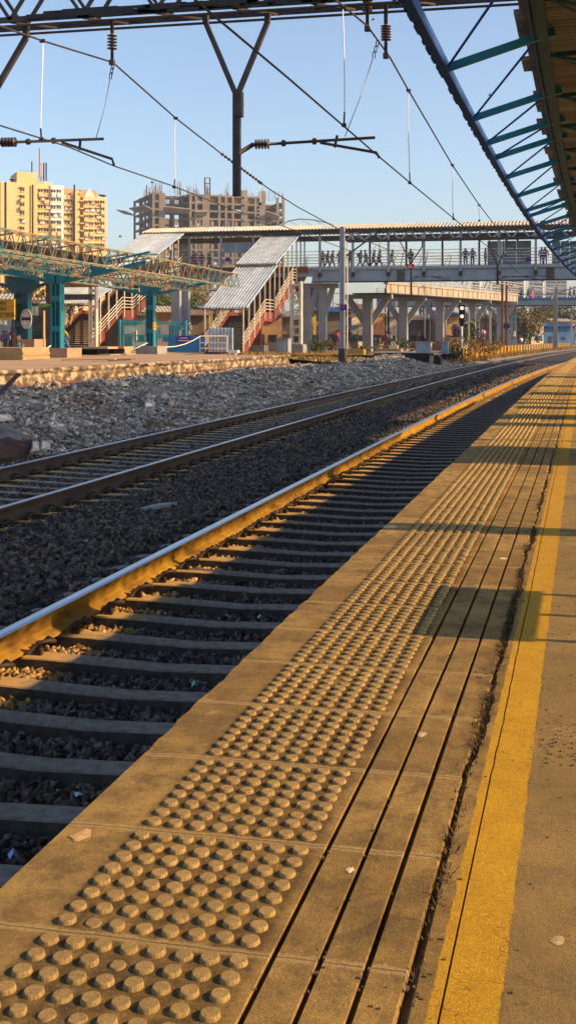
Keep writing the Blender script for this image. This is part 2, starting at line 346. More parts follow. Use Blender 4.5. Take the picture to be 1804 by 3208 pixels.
# ------------------------------------------------------------------ near platform
def arange(segs):
    out = []; y = segs[0][0]
    for a, b_, st in segs:
        while y < b_: out.append(y); y += st
    out.append(segs[-1][1]); return out
def build_platform():
    Z = 0
    def groove(u, w, d): return [(u-w, 0), (u-w*.6, -d), (u+w*.6, -d), (u+w, 0)]
    prof = [(-1.062, -1.7), (-1.062, -.16), (-1.05, -.02), (-1.04, 0), (-.95, 0)]
    prof += [(-.9, 0), (-.7, 0)] + groove(-.492, .006, .014) + [(-.45, 0)] + groove(-.414, .006, .014) + [(-.375, 0)] + groove(-.337, .006, .014) + [(-.3, 0)]
    i_w = len(prof); prof += [(-.274, 0), (-.266, -.02), (-.255, -.02), (-.247, 0)]
    i_c = len(prof); prof += groove(-.208, .0022, .007)
    prof += [(-.17, 0), (-.115, 0), (.2, 0), (1, 0), (4, 0), (10, 0), (15.5, 0), (15.5, -1.7)]
    ys = arange([(-14, 1.4, 1.5), (1.4, 7, .022), (7, 16, .06), (16, 40, .4), (40, 230, 2.5)])
    vs = []; uvs = []
    for y in ys:
        c = cN(y)
        j = 1.0 if y > 1 else 0
        for k, (u, z) in enumerate(prof):
            uu = u
            if 2 <= k <= 3: uu += (mnoise.noise((y*9, 1.3, 0))*.006+mnoise.noise((y*30, 7.3, 0))*.005)*j; z += min(0, mnoise.noise((y*7, 9, 1))*.012)*(k == 3)
            if i_w <= k < i_w+4:
                z *= .75
                a = mnoise.noise((y*2.2, 3.1, 0))*.014+mnoise.noise((y*9, 5.1, 0))*.012+mnoise.noise((y*33, 5.1, 0))*.006
                wd = max(.35, .85+.9*math.exp(-((y-1.7)/.35)**2)+1.0*mnoise.noise((y*1.9, 8.8, 0))+.5*mnoise.noise((y*13, 2.8, 0))); mid = -.2605
                uu = mid+(u-mid)*wd+a
            if i_c <= k < i_c+4: uu += mnoise.noise((y*14, 2.2, 0))*.0025+mnoise.noise((y*1.3, 4.2, 0))*.003
            if 7 <= k < 20 and k not in (11, 16): uu += mnoise.noise((y*1.5, k//5*3.1, 0))*.0022+mnoise.noise((y*16, k//5*3.1, 0))*.0012
            vs.append((uu+c, y, z)); uvs.append((uu, y))
    n = len(prof); fs = []
    for i in range(len(ys)-1):
        for k in range(n-1): a = i*n+k; fs.append((a, a+1, a+n+1, a+n))
    me = bpy.data.meshes.new('platform'); me.from_pydata(vs, [], fs)
    ul = me.uv_layers.new(name='UVMap'); li = np.empty(len(me.loops), dtype=np.int32); me.loops.foreach_get('vertex_index', li)
    ul.data.foreach_set('uv', np.array(uvs)[li].ravel())
    me.materials.append(M_platform); o = bpy.data.objects.new('platform', me); COL.objects.link(o); struct(o)
    # domes: raised pattern of the same paving
    V = []; Fc = []; UVd = []
    for tile in range(-1, 150):
        for r in range(8):
            y0 = 1.355+tile*.39+r*.0468
            if y0 < 1.3 or y0 > 58: continue
            n = 16 if y0 < 4 else (10 if y0 < 12 else 7)
            for cI in range(8):
                x0 = -.868+cI*.0468; worn = random.random(); hh = .0074*random.uniform(.85, 1.1) if worn > .035 else .003
                jx, jy = random.gauss(0, .0007), random.gauss(0, .0007); rr = .0152*random.uniform(.95, 1.04)
                b0 = len(V)
                rings = [(1.06, -.001), (1.0, .6), (.96, .92), (.88, 1.0)] if n > 7 else [(1.05, -.001), (.9, .9), (.75, 1.)]
                for (q, hz) in rings:
                    for k in range(n):
                        t = 2*math.pi*k/n; wob = 1+.05*mnoise.noise((x0*40+math.cos(t)*.7, y0*40+math.sin(t)*.7, 0))
                        if worn < .10 and math.cos(t-worn*200) > .4: wob *= .80
                        x = x0+jx+rr*q*wob*math.cos(t); y = y0+jy+rr*q*wob*math.sin(t)
                        V.append((x+cN(y), y, hz*hh)); UVd.append((x-1.2, y))
                nr = len(rings)
                for i in range(nr-1):
                    for k in range(n): Fc.append((b0+i*n+k, b0+i*n+(k+1) % n, b0+(i+1)*n+(k+1) % n, b0+(i+1)*n+k))
                Fc.append([b0+(nr-1)*n+k for k in range(n)])
    me = bpy.data.meshes.new('platform_paving_domes'); me.from_pydata(V, [], Fc)
    ul = me.uv_layers.new(name='UVMap'); li = np.empty(len(me.loops), dtype=np.int32); me.loops.foreach_get('vertex_index', li)
    ul.data.foreach_set('uv', np.array(UVd)[li].ravel()); me.polygons.foreach_set('use_smooth', [len(f) == 4 for f in Fc])
    me.materials.append(M_platform); o2 = bpy.data.objects.new('paving_domes', me); COL.objects.link(o2); struct(o2); o2.parent = o
build_platform()

def patch(x, y, r, h, c, lb, n=11, cat='stain patch'):
    P_ = [Vector((x, y, h))]+[Vector((x+r*random.uniform(.6, 1.25)*math.cos(6.283*k/n), y+r*random.uniform(.6, 1.25)*math.sin(6.283*k/n)*1.4, .0008)) for k in range(n)]
    m = MB().add(P_, [(0, 1+k, 1+(k+1) % n) for k in range(n)]); o = m.build('cement_spill', mat('spill_%s' % str(c), c, tuple(q*.6 for q in c), scale=60, rough=.9), None, (x, y, 0)); tag(o, lb, cat)
for x, y, r, c, lb in ((-.043, 1.85, .012, (.50,.38,.22), 'pale round spill on the bare bay at the right'), (-.40, 2.75, .014, (.6,.48,.32), 'pale splash on the grooved strip'), (-.36, 5.02, .02, (.8,.66,.4), 'pale splash on the grooved strip farther up'), (-.43, 2.02, .008, (.8,.7,.5), 'small white bird dropping between the grooves'), (-1.01, 5.75, .04, (.75,.55,.3), 'pale cement patch on the platform edge'), (-.99, 2.05, .02, (.62,.42,.2), 'light worn patch near the bottom left platform edge')): patch(x, y, r, .002, c, lb)
m = MB()
for i in range(300):
    q = random.random(); y = 1.6+random.random()**1.6*5
    if q < .5: x = random.uniform(-.11, .0); y = random.gauss(2.72, .12) if random.random() < .6 else y
    elif q < .8: x = random.gauss(-.265, .02)
    else: x = random.choice((-.492, -.414, -.337))+random.gauss(0, .004)
    s_ = random.uniform(.0012, .0045); m.box((x, y, -.001), (x+s_, y+s_*1.4, s_*.8))
struct(m.build('debris', M_grit), 'stuff', 'grit and crumbs scattered on the platform paving')
# weeds in the crack
mb = MB()
for i in range(1500):
    y = 1.6+abs(random.gauss(0, 1))*2.6+random.random()*1.5
    if mnoise.noise((y*1.9, 8.8, 0)) < -.05 and random.random() < .75: continue
    a = mnoise.noise((y*2.2, 3.1, 0))*.012+mnoise.noise((y*8, 5.1, 0))*.008; x = -.2605+a+random.gauss(0, .008)
    for k in range(3):
        t = random.uniform(0, 6.28); l = random.uniform(.006, .02); h = random.uniform(.003, .014)
        p = Vector((x, y, -.004)); q = p+Vector((math.cos(t)*l, math.sin(t)*l, h+.004)); s_ = Vector((-math.sin(t), math.cos(t), 0))*.0018
        mb.add([p-s_, p+s_, q], [(0, 1, 2)])
struct(mb.build('weeds', mat('withered_weed', (.12,.075,.03), (.04,.028,.015), island=.5)), 'stuff', 'dry weeds and dirt in the crack beside the yellow line')
mb = MB(); proto_pebble = None

# ------------------------------------------------------------------ ground
def terr_z(x, y):      # railway bed height, before stones
    n = mnoise.noise((x*.35, y*.35, 0))*.10+mnoise.noise((x*1.3, y*1.3, 4))*.035
    xn = x-cN(y); xf = x-cF(y)
    z = -1.52
    if xn > -4.3: return -1.51+.01*n
    if xf > -7.0:
        t = (xn+4.3)/-.9; t2 = (xf+7.25)/.5
        z = -1.46+.06*min(1, max(0, t))+.03*min(1, max(0, 1-abs(t2)))+n*.4
    if xf < -7.0 and xf > -10.1: z = -1.465+n*.03
    if xf <= -10.1:
        t = min(1, (-10.1-xf)/6.2); s = t*t*(3-2*t)
        fade = 1 if y < 95 else max(0, 1-(y-95)/12)
        z = -1.42+(.80*s)*fade + n*(1+3.2*t)*fade + .10*fade*mnoise.noise((x*.9, y*.5, 8))*t
        if xf < -16.6: z -= .25*min(1, (-16.6-xf)/1.2)*fade
        if fade < 1: z = z*1+(1-fade)*.25*min(1, t*1.5)
    return z
def grid(name, xs, ys, zf, m, shift=None):
    vs = [((x+(shift(y) if shift else 0)), y, zf(x+(shift(y) if shift else 0), y)) for y in ys for x in xs]; n = len(xs)
    fs = [(i*n+k, i*n+k+1, (i+1)*n+k+1, (i+1)*n+k) for i in range(len(ys)-1) for k in range(n-1)]
    me = bpy.data.meshes.new(name); me.from_pydata(vs, [], fs); me.materials.append(m); me.polygons.foreach_set('use_smooth', [True]*len(fs))
    o = bpy.data.objects.new(name, me); COL.objects.link(o); return o
ysb = arange([(2, 30, .25), (30, 110, .8), (110, 420, 5)])
struct(grid('ballast_ground', list(np.arange(-10.5, -.8, .3)), ysb, terr_z, M_ballast_base, cF), 'structure')
struct(grid('rubble_ground', list(np.arange(-18.3, -10.2, .3)), ysb, lambda x, y: terr_z(x, y), M_rubble_base, cF), 'structure')
o = MB().add([(-3000, -200, -1.75), (3000, -200, -1.75), (3000, 5000, -1.75), (-3000, 5000, -1.75)], [(0, 1, 2, 3)]).build('ground', M_soil); struct(o)

# stones
def rock_proto(n, flat):
    bm = bmesh.new()
    for i in range(n):
        v = Vector((random.gauss(0, 1), random.gauss(0, 1), random.gauss(0, 1))).normalized()*random.uniform(.75, 1.0); v.z *= flat; v.x *= random.uniform(.8, 1.2)
        bm.verts.new(v)
    r = bmesh.ops.convex_hull(bm, input=bm.verts); bmesh.ops.delete(bm, geom=[e for e in r['geom_interior'] if isinstance(e, bmesh.types.BMVert)], context='VERTS')
    bmesh.ops.triangulate(bm, faces=bm.faces); bm.verts.ensure_lookup_table()
    V = np.array([v.co[:] for v in bm.verts]); Fa = np.array([[v.index for v in f.verts] for f in bm.faces]); bm.verts.index_update(); bm.free(); return V, Fa
PRO = [rock_proto(random.choice((6, 7, 8)), random.uniform(.42, .8)) for _ in range(18)]
PROF = [rock_proto(random.choice((7, 8, 9)), random.uniform(.2, .5)) for _ in range(14)]
def scatter(name, pts, sizes, protos, m, label, tilt=3.14):
    pts = np.array(pts); N = len(pts); pi = rng.integers(0, len(protos), N)
    VV = []; FF = []; b = 0
    for k, (V, Fa) in enumerate(protos):
        idx = np.where(pi == k)[0]; n = len(idx)
        if n == 0: continue
        a = rng.uniform(0, 6.283, n); t = rng.normal(0, tilt, n) if tilt < 3 else rng.uniform(0, 6.283, n); g = rng.normal(0, tilt, n) if tilt < 3 else rng.uniform(0, 6.283, n)
        ca, sa, ct, st, cg, sg = np.cos(a), np.sin(a), np.cos(t), np.sin(t), np.cos(g), np.sin(g)
        Rz = np.zeros((n,3,3)); Rz[:,0,0]=ca; Rz[:,0,1]=-sa; Rz[:,1,0]=sa; Rz[:,1,1]=ca; Rz[:,2,2]=1
        Rx = np.zeros((n,3,3)); Rx[:,0,0]=1; Rx[:,1,1]=ct; Rx[:,1,2]=-st; Rx[:,2,1]=st; Rx[:,2,2]=ct
        Ry = np.zeros((n,3,3)); Ry[:,1,1]=1; Ry[:,0,0]=cg; Ry[:,0,2]=sg; Ry[:,2,0]=-sg; Ry[:,2,2]=cg
        M = Rx@Ry@Rz
        P = np.einsum('nij,vj->nvi', M, V)*np.array(sizes)[idx][:,None,None]+pts[idx][:,None,:]
        VV.append(P.reshape(-1,3)); off = (np.arange(n)*len(V))[:,None,None]+b; FF.append((Fa[None]+off).reshape(-1,3)); b += n*len(V)
    V = np.concatenate(VV); Fa = np.concatenate(FF).astype(np.int32)
    me = bpy.data.meshes.new(name); me.vertices.add(len(V)); me.vertices.foreach_set('co', V.ravel()); me.loops.add(Fa.size); me.loops.foreach_set('vertex_index', Fa.ravel())
    me.polygons.add(len(Fa)); me.polygons.foreach_set('loop_start', np.arange(0, Fa.size, 3, dtype=np.int32)); me.update(calc_edges=True); me.materials.append(m)
    o = bpy.data.objects.new(name, me); COL.objects.link(o); struct(o, 'stuff', label); return o
def vis(x, y, mg=90): p = pixx(x, y); return -mg-250/max(y, 1) < p < 1804+mg+1200/max(y, 1)
def gen(n, y0, y1, xf0, xf1, size, hidden=None):
    P = []; S = []
    tries = 0
    while len(P) < n and tries < n*12:
        tries += 1
        y = y0+(y1-y0)*random.random(); x = random.uniform(xf0, xf1)+cF(y)
        if x-cN(y) > -1.0 or not vis(x, y): continue
        if hidden and hidden(x, y): continue
        s = size*random.uniform(.55, 1.25); z = terr_z(x, y)+s*.25; P.append((x, y, z)); S.append(s)
    return P, S
SP = .63
def on_sleeper(x, y):     # keep most stones off the sleeper tops
    xn = x-cN(y); xf = x-cF(y); k = (y % SP)
    ons = k < .30
    if -5.0 < xn and ons: return random.random() < .985
    if -10.1 < xf < -6.8 and ons and y < 90: return random.random() < .97
    return False
Pts = []; Sz = []
for a in ((8000, 2.2, 9, -9.5, -.9, .05), (15000, 9, 20, -11, -.9, .052), (16000, 20, 42, -10.6, -.9, .06), (9000, 42, 100, -10.6, -.9, .11)):
    p, s = gen(*a, hidden=on_sleeper); Pts += p; Sz += s
# denser right beside the camera side of the near rail
p, s = gen(9000, 5, 20, -5.6, -1.1, .048, hidden=on_sleeper); Pts += p; Sz += s
near_ = [abs(p_[0]-cN(p_[1])+4.0) < .30 for p_ in Pts]
scatter('dusty_gravel', [p_ for p_, q in zip(Pts, near_) if q], [z_ for z_, q in zip(Sz, near_) if q], PRO, M_dusty, 'rust dusted stones packed against the nearest rail')
scatter('ballast_gravel', [p_ for p_, q in zip(Pts, near_) if not q], [z_ for z_, q in zip(Sz, near_) if not q], PRO, M_ballast, 'dark crushed stone ballast between and beside the rails')
def bare(x, y): return mnoise.noise((x*.8, y*.45, 12)) < -.18 and random.random() < .8
Pts = []; Sz = []
for a in ((16000, 18, 45, -17.6, -10.3, .06), (5000, 18, 50, -17.4, -10.6, .10), (14000, 45, 104, -17.4, -10.6, .10), (500, 18, 100, -17.0, -11, .20), (900, 18, 100, -17.2, -10.8, .14), (6000, 18, 40, -12.5, -10.2, .045)):
    p, s = gen(*a, hidden=bare); Pts += p; Sz += s
scatter('rubble_gravel', Pts, Sz, PROF, M_rubble, 'grey broken stone and debris heaped against the far platform', tilt=.5)

# ------------------------------------------------------------------ rails and sleepers
def rail(name, x0, cf, label, web, y0=-6, y1=300):
    ys = arange([(y0, 30, 3), (30, y1, 4)])
    ft, w_, hd = .095, .012, .05
    prof = [(-ft,-1.385),(-ft,-1.365),(-.02,-1.335),(-w_,-1.32),(-w_,-1.25),(-hd+.01,-1.235),(-hd,-1.195),(-hd+.006,-1.183),(-hd+.016,-1.18),(hd-.016,-1.18),(hd-.006,-1.183),(hd,-1.195),(hd-.01,-1.235),(w_,-1.25),(w_,-1.32),(.02,-1.335),(ft,-1.365),(ft,-1.385)]
    m = MB(); n = len(prof)
    for y in ys: m.v += [(x0+cf(y)+px_, y, pz) for px_, pz in prof]
    for i in range(len(ys)-1):
        for k in range(n):
            k2 = (k+1) % n; m.f.append([i*n+k, i*n+k2, (i+1)*n+k2, (i+1)*n+k]); m.m.append(1 if 6 <= k <= 10 else 0); m.smooth.append(False)
    o = m.build(name, [web, M_railtop]); return tag(o, label, 'rail')
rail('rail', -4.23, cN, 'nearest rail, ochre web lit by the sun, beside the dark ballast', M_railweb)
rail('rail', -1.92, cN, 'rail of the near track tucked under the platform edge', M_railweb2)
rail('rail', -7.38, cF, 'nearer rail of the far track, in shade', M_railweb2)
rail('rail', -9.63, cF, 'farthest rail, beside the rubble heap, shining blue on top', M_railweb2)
def sleeper_proto(xc, rails, label, grp):
    r0 = thing('sleeper', label, 'sleeper', (xc, 0, -1.41), grp)
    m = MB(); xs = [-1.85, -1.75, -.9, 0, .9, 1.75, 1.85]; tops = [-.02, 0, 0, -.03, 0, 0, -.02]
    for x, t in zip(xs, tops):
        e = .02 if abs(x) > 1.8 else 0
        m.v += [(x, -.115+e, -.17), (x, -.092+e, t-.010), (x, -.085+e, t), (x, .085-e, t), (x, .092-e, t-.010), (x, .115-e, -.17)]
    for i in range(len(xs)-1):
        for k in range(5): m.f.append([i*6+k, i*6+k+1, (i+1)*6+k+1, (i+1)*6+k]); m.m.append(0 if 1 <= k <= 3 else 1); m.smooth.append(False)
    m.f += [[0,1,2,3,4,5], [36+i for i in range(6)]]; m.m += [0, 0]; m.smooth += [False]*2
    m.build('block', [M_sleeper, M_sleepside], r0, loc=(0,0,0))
    for rx in rails:
        for sx in (-1, 1):
            c = MB(); X = rx+sx*.12
            c.tube([(X-sx*.03, -.085, .035), (X+sx*.05, -.085, .12), (X+sx*.12, -.04, .125), (X+sx*.125, .04, .10), (X+sx*.05, .08, .115), (X-sx*.02, .08, .05), (X-sx*.04, .01, .06), (X+sx*.04, -.005, .04)], .016, 6)
            c.box((X-.03, -.02, 0), (X+.04, .02, .035)); c.build('clip', M_clip, r0, loc=(0,0,0))
    return r0
def lay(proto, cf, xc, y0, y1, ncl):
    bare = None; k = 0; y = y0
    bare_block = proto.children[0]
    while y < y1:
        loc = (xc+cf(y)+random.uniform(-.03, .03), y+random.uniform(-.012, .012), -1.41)
        if k == 0: proto.location = loc; proto.rotation_euler = (0, 0, 0)
        elif y < ncl: copy_tree(proto, loc, rotz=-2*.00036*max(0, y-19.5))
        else:
            if bare is None:
                bare = bare_block.copy(); bare.name = 'sleeper'; bare.parent = None
                for q in ('label', 'category', 'group'): bare[q] = proto[q]
            b_ = bare.copy(); COL.objects.link(b_); b_.location = loc
        y += SP; k += 1
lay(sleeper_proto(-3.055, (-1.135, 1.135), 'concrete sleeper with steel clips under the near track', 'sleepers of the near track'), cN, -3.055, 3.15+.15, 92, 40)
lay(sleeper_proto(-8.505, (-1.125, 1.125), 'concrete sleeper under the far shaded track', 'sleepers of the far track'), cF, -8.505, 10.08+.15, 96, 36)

# ------------------------------------------------------------------ near canopy (curved with the platform)
def cv(x, y, z): return Vector((x+cN(y), y, z))
can = thing('platform_canopy', 'long teal steel canopy with brown corrugated roof over the near platform', 'canopy', (5, 20, 0))
CY0, CY1 = -8, 104
def curve_bar(m, x, z, w_, h_, y0=CY0, y1=CY1, st=4):
    y = y0
    while y < y1: m.bar(cv(x, y, z), cv(x, min(y+st, y1), z), w_, h_); y += st
    return m
m = MB(); curve_bar(m, -2.73, 6.42, .17, .22)
for k in range(140):     # rough rusted flange edge
    y = random.uniform(14, 60); m.box(tuple(cv(-2.84, y, 6.30)), tuple(cv(-2.80, y+random.uniform(.08, .3), 6.34)))
m.build('edge_beam', M_purple, can)
curve_bar(MB(), -.80, 6.98, .22, .24).build('inner_beam', M_tealdark, can)
ry = [-4, 0, 5, 9.5, 13.2, 17.0, 21.8, 26.9, 30.4, 32.9, 37.0, 41.9, 46.8, 48.8, 53.1, 58.3, 62.8, 67.5, 72.9, 77.5, 82.5, 87, 92, 97, 102]
for i, y in enumerate(ry):
    m = MB(); m.bar(cv(-2.66, y, 6.40), cv(-.85, y, 6.93), .12, .15)
    m.bar(cv(-.9, y, 6.93), cv(-.55, y, 6.99), .20, .17); m.build('rafter', M_teal, can)
for i in range(len(ry)-1):
    a, b_ = ry[i], ry[i+1]
    MB().tube([cv(-2.66, b_-.1, 6.38), cv(-.95, a+.3, 6.93)], .028, 5).build('brace_rod', M_purple, can)
m = MB()                                         # lattice purlins under the sheets
for (x, z0, z1) in ((-.98, 6.86, 7.12), (.9, 6.6, 7.15), (3.0, 6.6, 7.25)):
    y = CY0
    while y < 70:
        m.tube([cv(x, y, z1), cv(x, y+1.1, z0), cv(x, y+2.2, z1)], .022, 4, False); y += 2.2
    curve_bar(m, x, z1+.01, .06, .05, y1=80); curve_bar(m, x, z0-.01, .06, .05, y1=80)
y = CY0
while y < 80:
    m.bar(cv(-.6, y, 6.9), cv(7, y, 7.35), .07, .09); m.tube([cv(-.7, y, 6.95), cv(.9, y+1.9, 6.62), cv(3, y, 6.62)], .03, 4); m.tube([cv(-.7, y, 6.9), cv(1.8, y, 6.35), cv(7, y, 6.3)], .035, 4); y += 3.9
m.build('roof_truss', M_tealdark, can)
y = CY0; k = 0
while y < CY1 and k < 98:
    wd = 1.15; x0 = -1.30+random.choice((-.06, 0, .03, .12)); 
    if k in (15, 16): x0 = -1.52
    if k in (20, 21, 22): x0 += -.16
    xr = 12.75 if y < 25 else (12.15 if y < 31 else (11.5 if y < 62 else (11.2 if y < 80 else 10.4)))
    m = MB(); o0 = cv(x0, y, 7.16+.012*(k % 2)); m.corr(o0, cv(x0, y+wd+.04, 7.16)-cv(x0, y, 7.16), Vector((xr-x0, 0, .38)), .20, .06)
    m.build('roof_sheet', M_roof_brown, can); y += wd; k += 1
MB().box((1.8, 5.65, 0), (2.1, 5.88, 7.1)).build('column', M_teal, can); MB().box((1.7, 5.55, 0), (2.2, 5.98, .5)).build('column_base', M_conc, can)
for cyy in (18.2, 31.3, 44.5, 58, 71, 84, 97):
    for cx in (5.2, 10.2):
        m = MB(); c0 = cv(cx, cyy, 0); hw = .085 if cyy < 6 else .2
        for s_ in (-1, 1): m.box((c0.x+s_*.2-.04, cyy-hw, 0), (c0.x+s_*.2+.04, cyy+hw, 6.6))
        m.box((c0.x-.16, cyy-.03, 0), (c0.x+.16, cyy+.03, 6.6)); m.box((c0.x-.45, cyy-hw-.05, 6.4), (c0.x+.45, cyy+hw+.05, 6.62)); m.build('column', M_teal, can)

# things standing on the near platform out of the picture, whose shadows cross it
bench = thing('platform_bench', 'steel bench with slatted back on three legs beside the yellow line', 'bench', (1.15, 4.03, 0))
m = MB(); m.bar((.9, 3.66, .66), (.9, 4.40, .66), .02, .21); m.build('backrest', M_bluegrey, bench)
for y in (3.69, 4.03, 4.35): MB().bar((1.0, y, 0), (.9, y, .7), .025, .03).build('leg', M_dark, bench)
MB().box((.95, 3.66, .33), (1.35, 4.40, .36)).build('seat', M_bluegrey, bench)
kio = thing('shadow_water_stand', 'unseen low water stand added to cast the wide shadow band on the near platform', 'water stand', (2.0, 9.5, 0))  # unseen, invented and sized so its shadow spans the platform but clears the rail
MB().box((1.6, 8.82, 0), (2.4, 10.2, 1.36)).build('cabinet', M_cream, kio); MB().box((1.55, 8.78, 1.36), (2.45, 10.24, 1.42)).build('counter_top', M_conc, kio)
for y in (9.2, 9.8): MB().tube([(1.6, y, 1.0), (1.5, y, 1.0), (1.48, y, .95)], .015, 6).build('tap', M_steel, kio)
pl = thing('sign_pole', 'thin steel sign pole on the near platform', 'pole', (3, 10.9, 0)); MB().tube([(3, 10.9, 0), (3, 10.9, 3.2)], .045, 8).build('pole', M_steel, pl); MB().box((2.97, 10.6, 2.6), (3.03, 11.2, 3.1)).build('sign_plate', M_blue, pl)
hs = thing('shadow_board', 'unseen board on thin legs added to shade a stretch of the nearest rail', 'sign', (.6, 8.55, 0))  # unseen, added only to throw a sharp shadow on the nearest rail
MB().box((.58, 8.2, 1.02), (.62, 8.9, 1.56)).build('board', M_yellow, hs)
for y in (8.3, 8.8): MB().tube([(.64, y, 0), (.64, y, 1.3)], .008, 6).build('leg', M_dark, hs)
for i, (y, wd, hgt, x) in enumerate(((12.9, .5, 1.45, 1.9), (14.2, .9, 1.3, 1.6), (16.1, .6, 1.5, 2.2), (17.2, .4, 1.6, 1.8), (20.2, 1.0, 1.4, 2.0), (23.5, .8, 1.5, 2.2), (29, 1.2, 1.5, 2.2))):  # unseen crates, added to cast the farther shadow stripes on the platform
    t_ = thing('shadow_crate', '%s unseen crate stack added to cast a shadow stripe across the near platform, counted from the camera' % 'first second third fourth fifth sixth seventh'.split()[i], 'crate', (x, y, 0), 'crates added for their shadows on the near platform')
    m = MB(); nb = int(hgt/.5)
    for k in range(nb+1): m.box((x-.3, y-wd/2, k*hgt/(nb+1)+.01), (x+.3, y+wd/2, (k+1)*hgt/(nb+1)-.01))
    m.build('crate_body', M_wood, t_); MB().box((x-.31, y-.03, 0), (x+.31, y+.03, hgt+.01)).build('strap', M_dark, t_)

# ------------------------------------------------------------------ overhead line
YP = 21.1
def insulator(m, a, b_, n=5, r=.115, core=.03):
    a = Vector(a); b_ = Vector(b_); d = b_-a; L = d.length; pts = []; rs = []
    pts.append(a); rs.append(core)
    for k in range(n):
        t0 = (k+.5)/n*.84+.08
        for dt, rr in ((-.055, core), (-.03, r*.95), (0, r), (.015, r*.55), (.03, core)):
            pts.append(a+d*(t0+dt*5/n)); rs.append(rr)
    pts.append(b_); rs.append(core); m.tube(pts, rs, 12)
def P1(x, y, dy=0): return at(x, y, YP+dy)
port = thing('catenary_portal', 'brown steel lattice portal boom crossing the top of the sky with Y shaped drop arms', 'portal', (-8, YP, 7.5))
def yarm(root, px, ytop, spl, yfork, yend, hw, w_, Y, name='drop_arm'):
    m = MB(); a = at(px, yfork, Y); e = at(px, yend, Y)
    for s_ in (-1, 1):
        t_ = at(px+s_*hw, ytop, Y); k_ = at(px+s_*(hw-2 if s_ > 0 else hw), spl, Y)
        m.bar(t_, k_, w_*1.1, w_*1.1, (0, 1, 0)); m.bar(k_, a+Vector((s_*w_*.45, 0, 0)), w_, w_, (0, 1, 0))
    m.bar(a+Vector((0, 0, .02)), e, w_*1.5, w_*1.3, (0, 1, 0)); m.bar(a+Vector((w_*.6, 0, 0)), a+(e-a)*.24+Vector((w_*.6, 0, 0)), w_*1.3, w_*1.8, (0, 1, 0))
    return m.build(name, M_steel, root)
m = MB()
zl = P1(600, 41).z; zu = zl+1.15
XL, XR = at(-160, 60, YP).x, at(1330, 0, YP).x+4
for dy in (-.3, .3):
    m.bar((XL, YP+dy, zl), (XR, YP+dy, zl), .07, .11); m.bar((XL, YP+dy, zl-.13), (XR, YP+dy, zl-.13), .08, .03); m.bar((XL, YP+dy, zu), (XR, YP+dy, zu), .1, .12)
m.build('chord', M_steel, port)
m = MB(); x = XL; k = 0
while x < XR:
    for dy in (-.3, .3):
        m.bar((x, YP+dy, zl), (x+.8, YP+dy, zu), .06, .07, (0, 1, 0)); m.bar((x+1.6, YP+dy, zl), (x+.8, YP+dy, zu), .06, .07, (0, 1, 0))
    m.bar((x, YP-.3, zl-.05), (x+.8, YP+.3, zl-.05), .04, .04); x += 1.6
m.build('lacing', M_steel, port)
m = MB()
for px_, l in ((255, 45), (345, 60), (520, 40), (580, 30), (700, 40), (905, 30), (1010, 25)):
    c_ = P1(px_, 70-px_*.05).x
    for k in range(l): m.box((c_+random.gauss(0, .35)-.05, YP-.38+random.random()*.1, zl+.0+random.uniform(-.07, .09)), (c_+random.gauss(0, .35)+.05, YP-.36, zl+random.uniform(.0, .13)))
m.build('soot_and_nests', M_dark, port)
yarm(port, 742, 42, 72, 288, 615, 97, .095, YP)
m = MB(); m.bar(at(83, 70, YP), at(83, 118, YP), .11, .11, (0,1,0)); m.bar(at(83, 118, YP), at(-75, 390, YP), .1, .1, (0,1,0)); m.bar(at(-75, 390, YP), at(-75, 600, YP), .15, .12, (0,1,0)); m.build('drop_arm', M_steel, port)
for (xx) in (XL+.1, XR-.1):
    m = MB()
    for s_ in (-1, 1):
        for q in (-1, 1): m.bar((xx+s_*.25, YP+q*.3, -1.4 if xx < 0 and xx > -15 else 0), (xx+s_*.25, YP+q*.3, zu), .09, .09)
    z = 0
    while z < zu-.6: m.bar((xx-.25, YP-.3, z), (xx+.25, YP-.3, z+.6), .04, .05, (0,1,0)); m.bar((xx+.25, YP-.3, z+.6), (xx-.25, YP-.3, z+1.2), .04, .05, (0,1,0)); z += 1.2
    m.build('mast', M_steel, port)
def vins(root, px, y0, yi0, yi1, y1, Y, n, r):
    m = MB(); a, b_, c_, d = at(px, y0, Y), at(px, yi0, Y), at(px, yi1, Y), at(px, y1, Y)
    m.tube([a, b_], .04, 8); insulator(m.mat(1), b_, c_, n, r); m.mat(0).tube([c_, d], .035, 8); m.box(tuple(d-Vector((.05, .05, .05))), tuple(d+Vector((.05, .05, .05))))
    m.build('insulator', [M_steel, M_ins], root)
vins(port, 352, 60, 103, 163, 196, YP, 5, .105)
vins(port, 1150, -30, -5, 42, 90, YP, 5, .105); vins(port, 1208, 10, 74, 134, 175, YP-.05, 6, .105)
def cantilever(root, a, i0, i1, end, st0, st1, st2, post, Y, r=.03, nm='cantilever', n=5, ri=.105):
    m = MB(); A, I0, I1, E_ = [at(*q, Y) for q in (a, i0, i1, end)]
    m.tube([A, I0], r*1.6, 8); insulator(m.mat(1), I0, I1, n, ri); m.mat(0).tube([I1, E_], r, 8)
    S0, S1, S2 = [at(*q, Y) for q in (st0, st1, st2)]; m.tube([S0, S1, S2], r*.95, 8); Pa, Pb = at(*post[0], Y), at(*post[1], Y); m.tube([Pa, Pb], r*.9, 6)
    for q in (I1.lerp(E_, .12), I1.lerp(E_, .42), A): m.lathe(q, [(.05, -.04), (.065, -.03), (.065, .03), (.05, .04)], 8, 'x')
    m.build(nm, [M_steel, M_ins], root)
cantilever(port, (745, 482), (794, 452), (850, 451), (1174, 431), (1003, 447), (1178, 478), (1188, 495), ((1056, 424), (1048, 462)), YP)
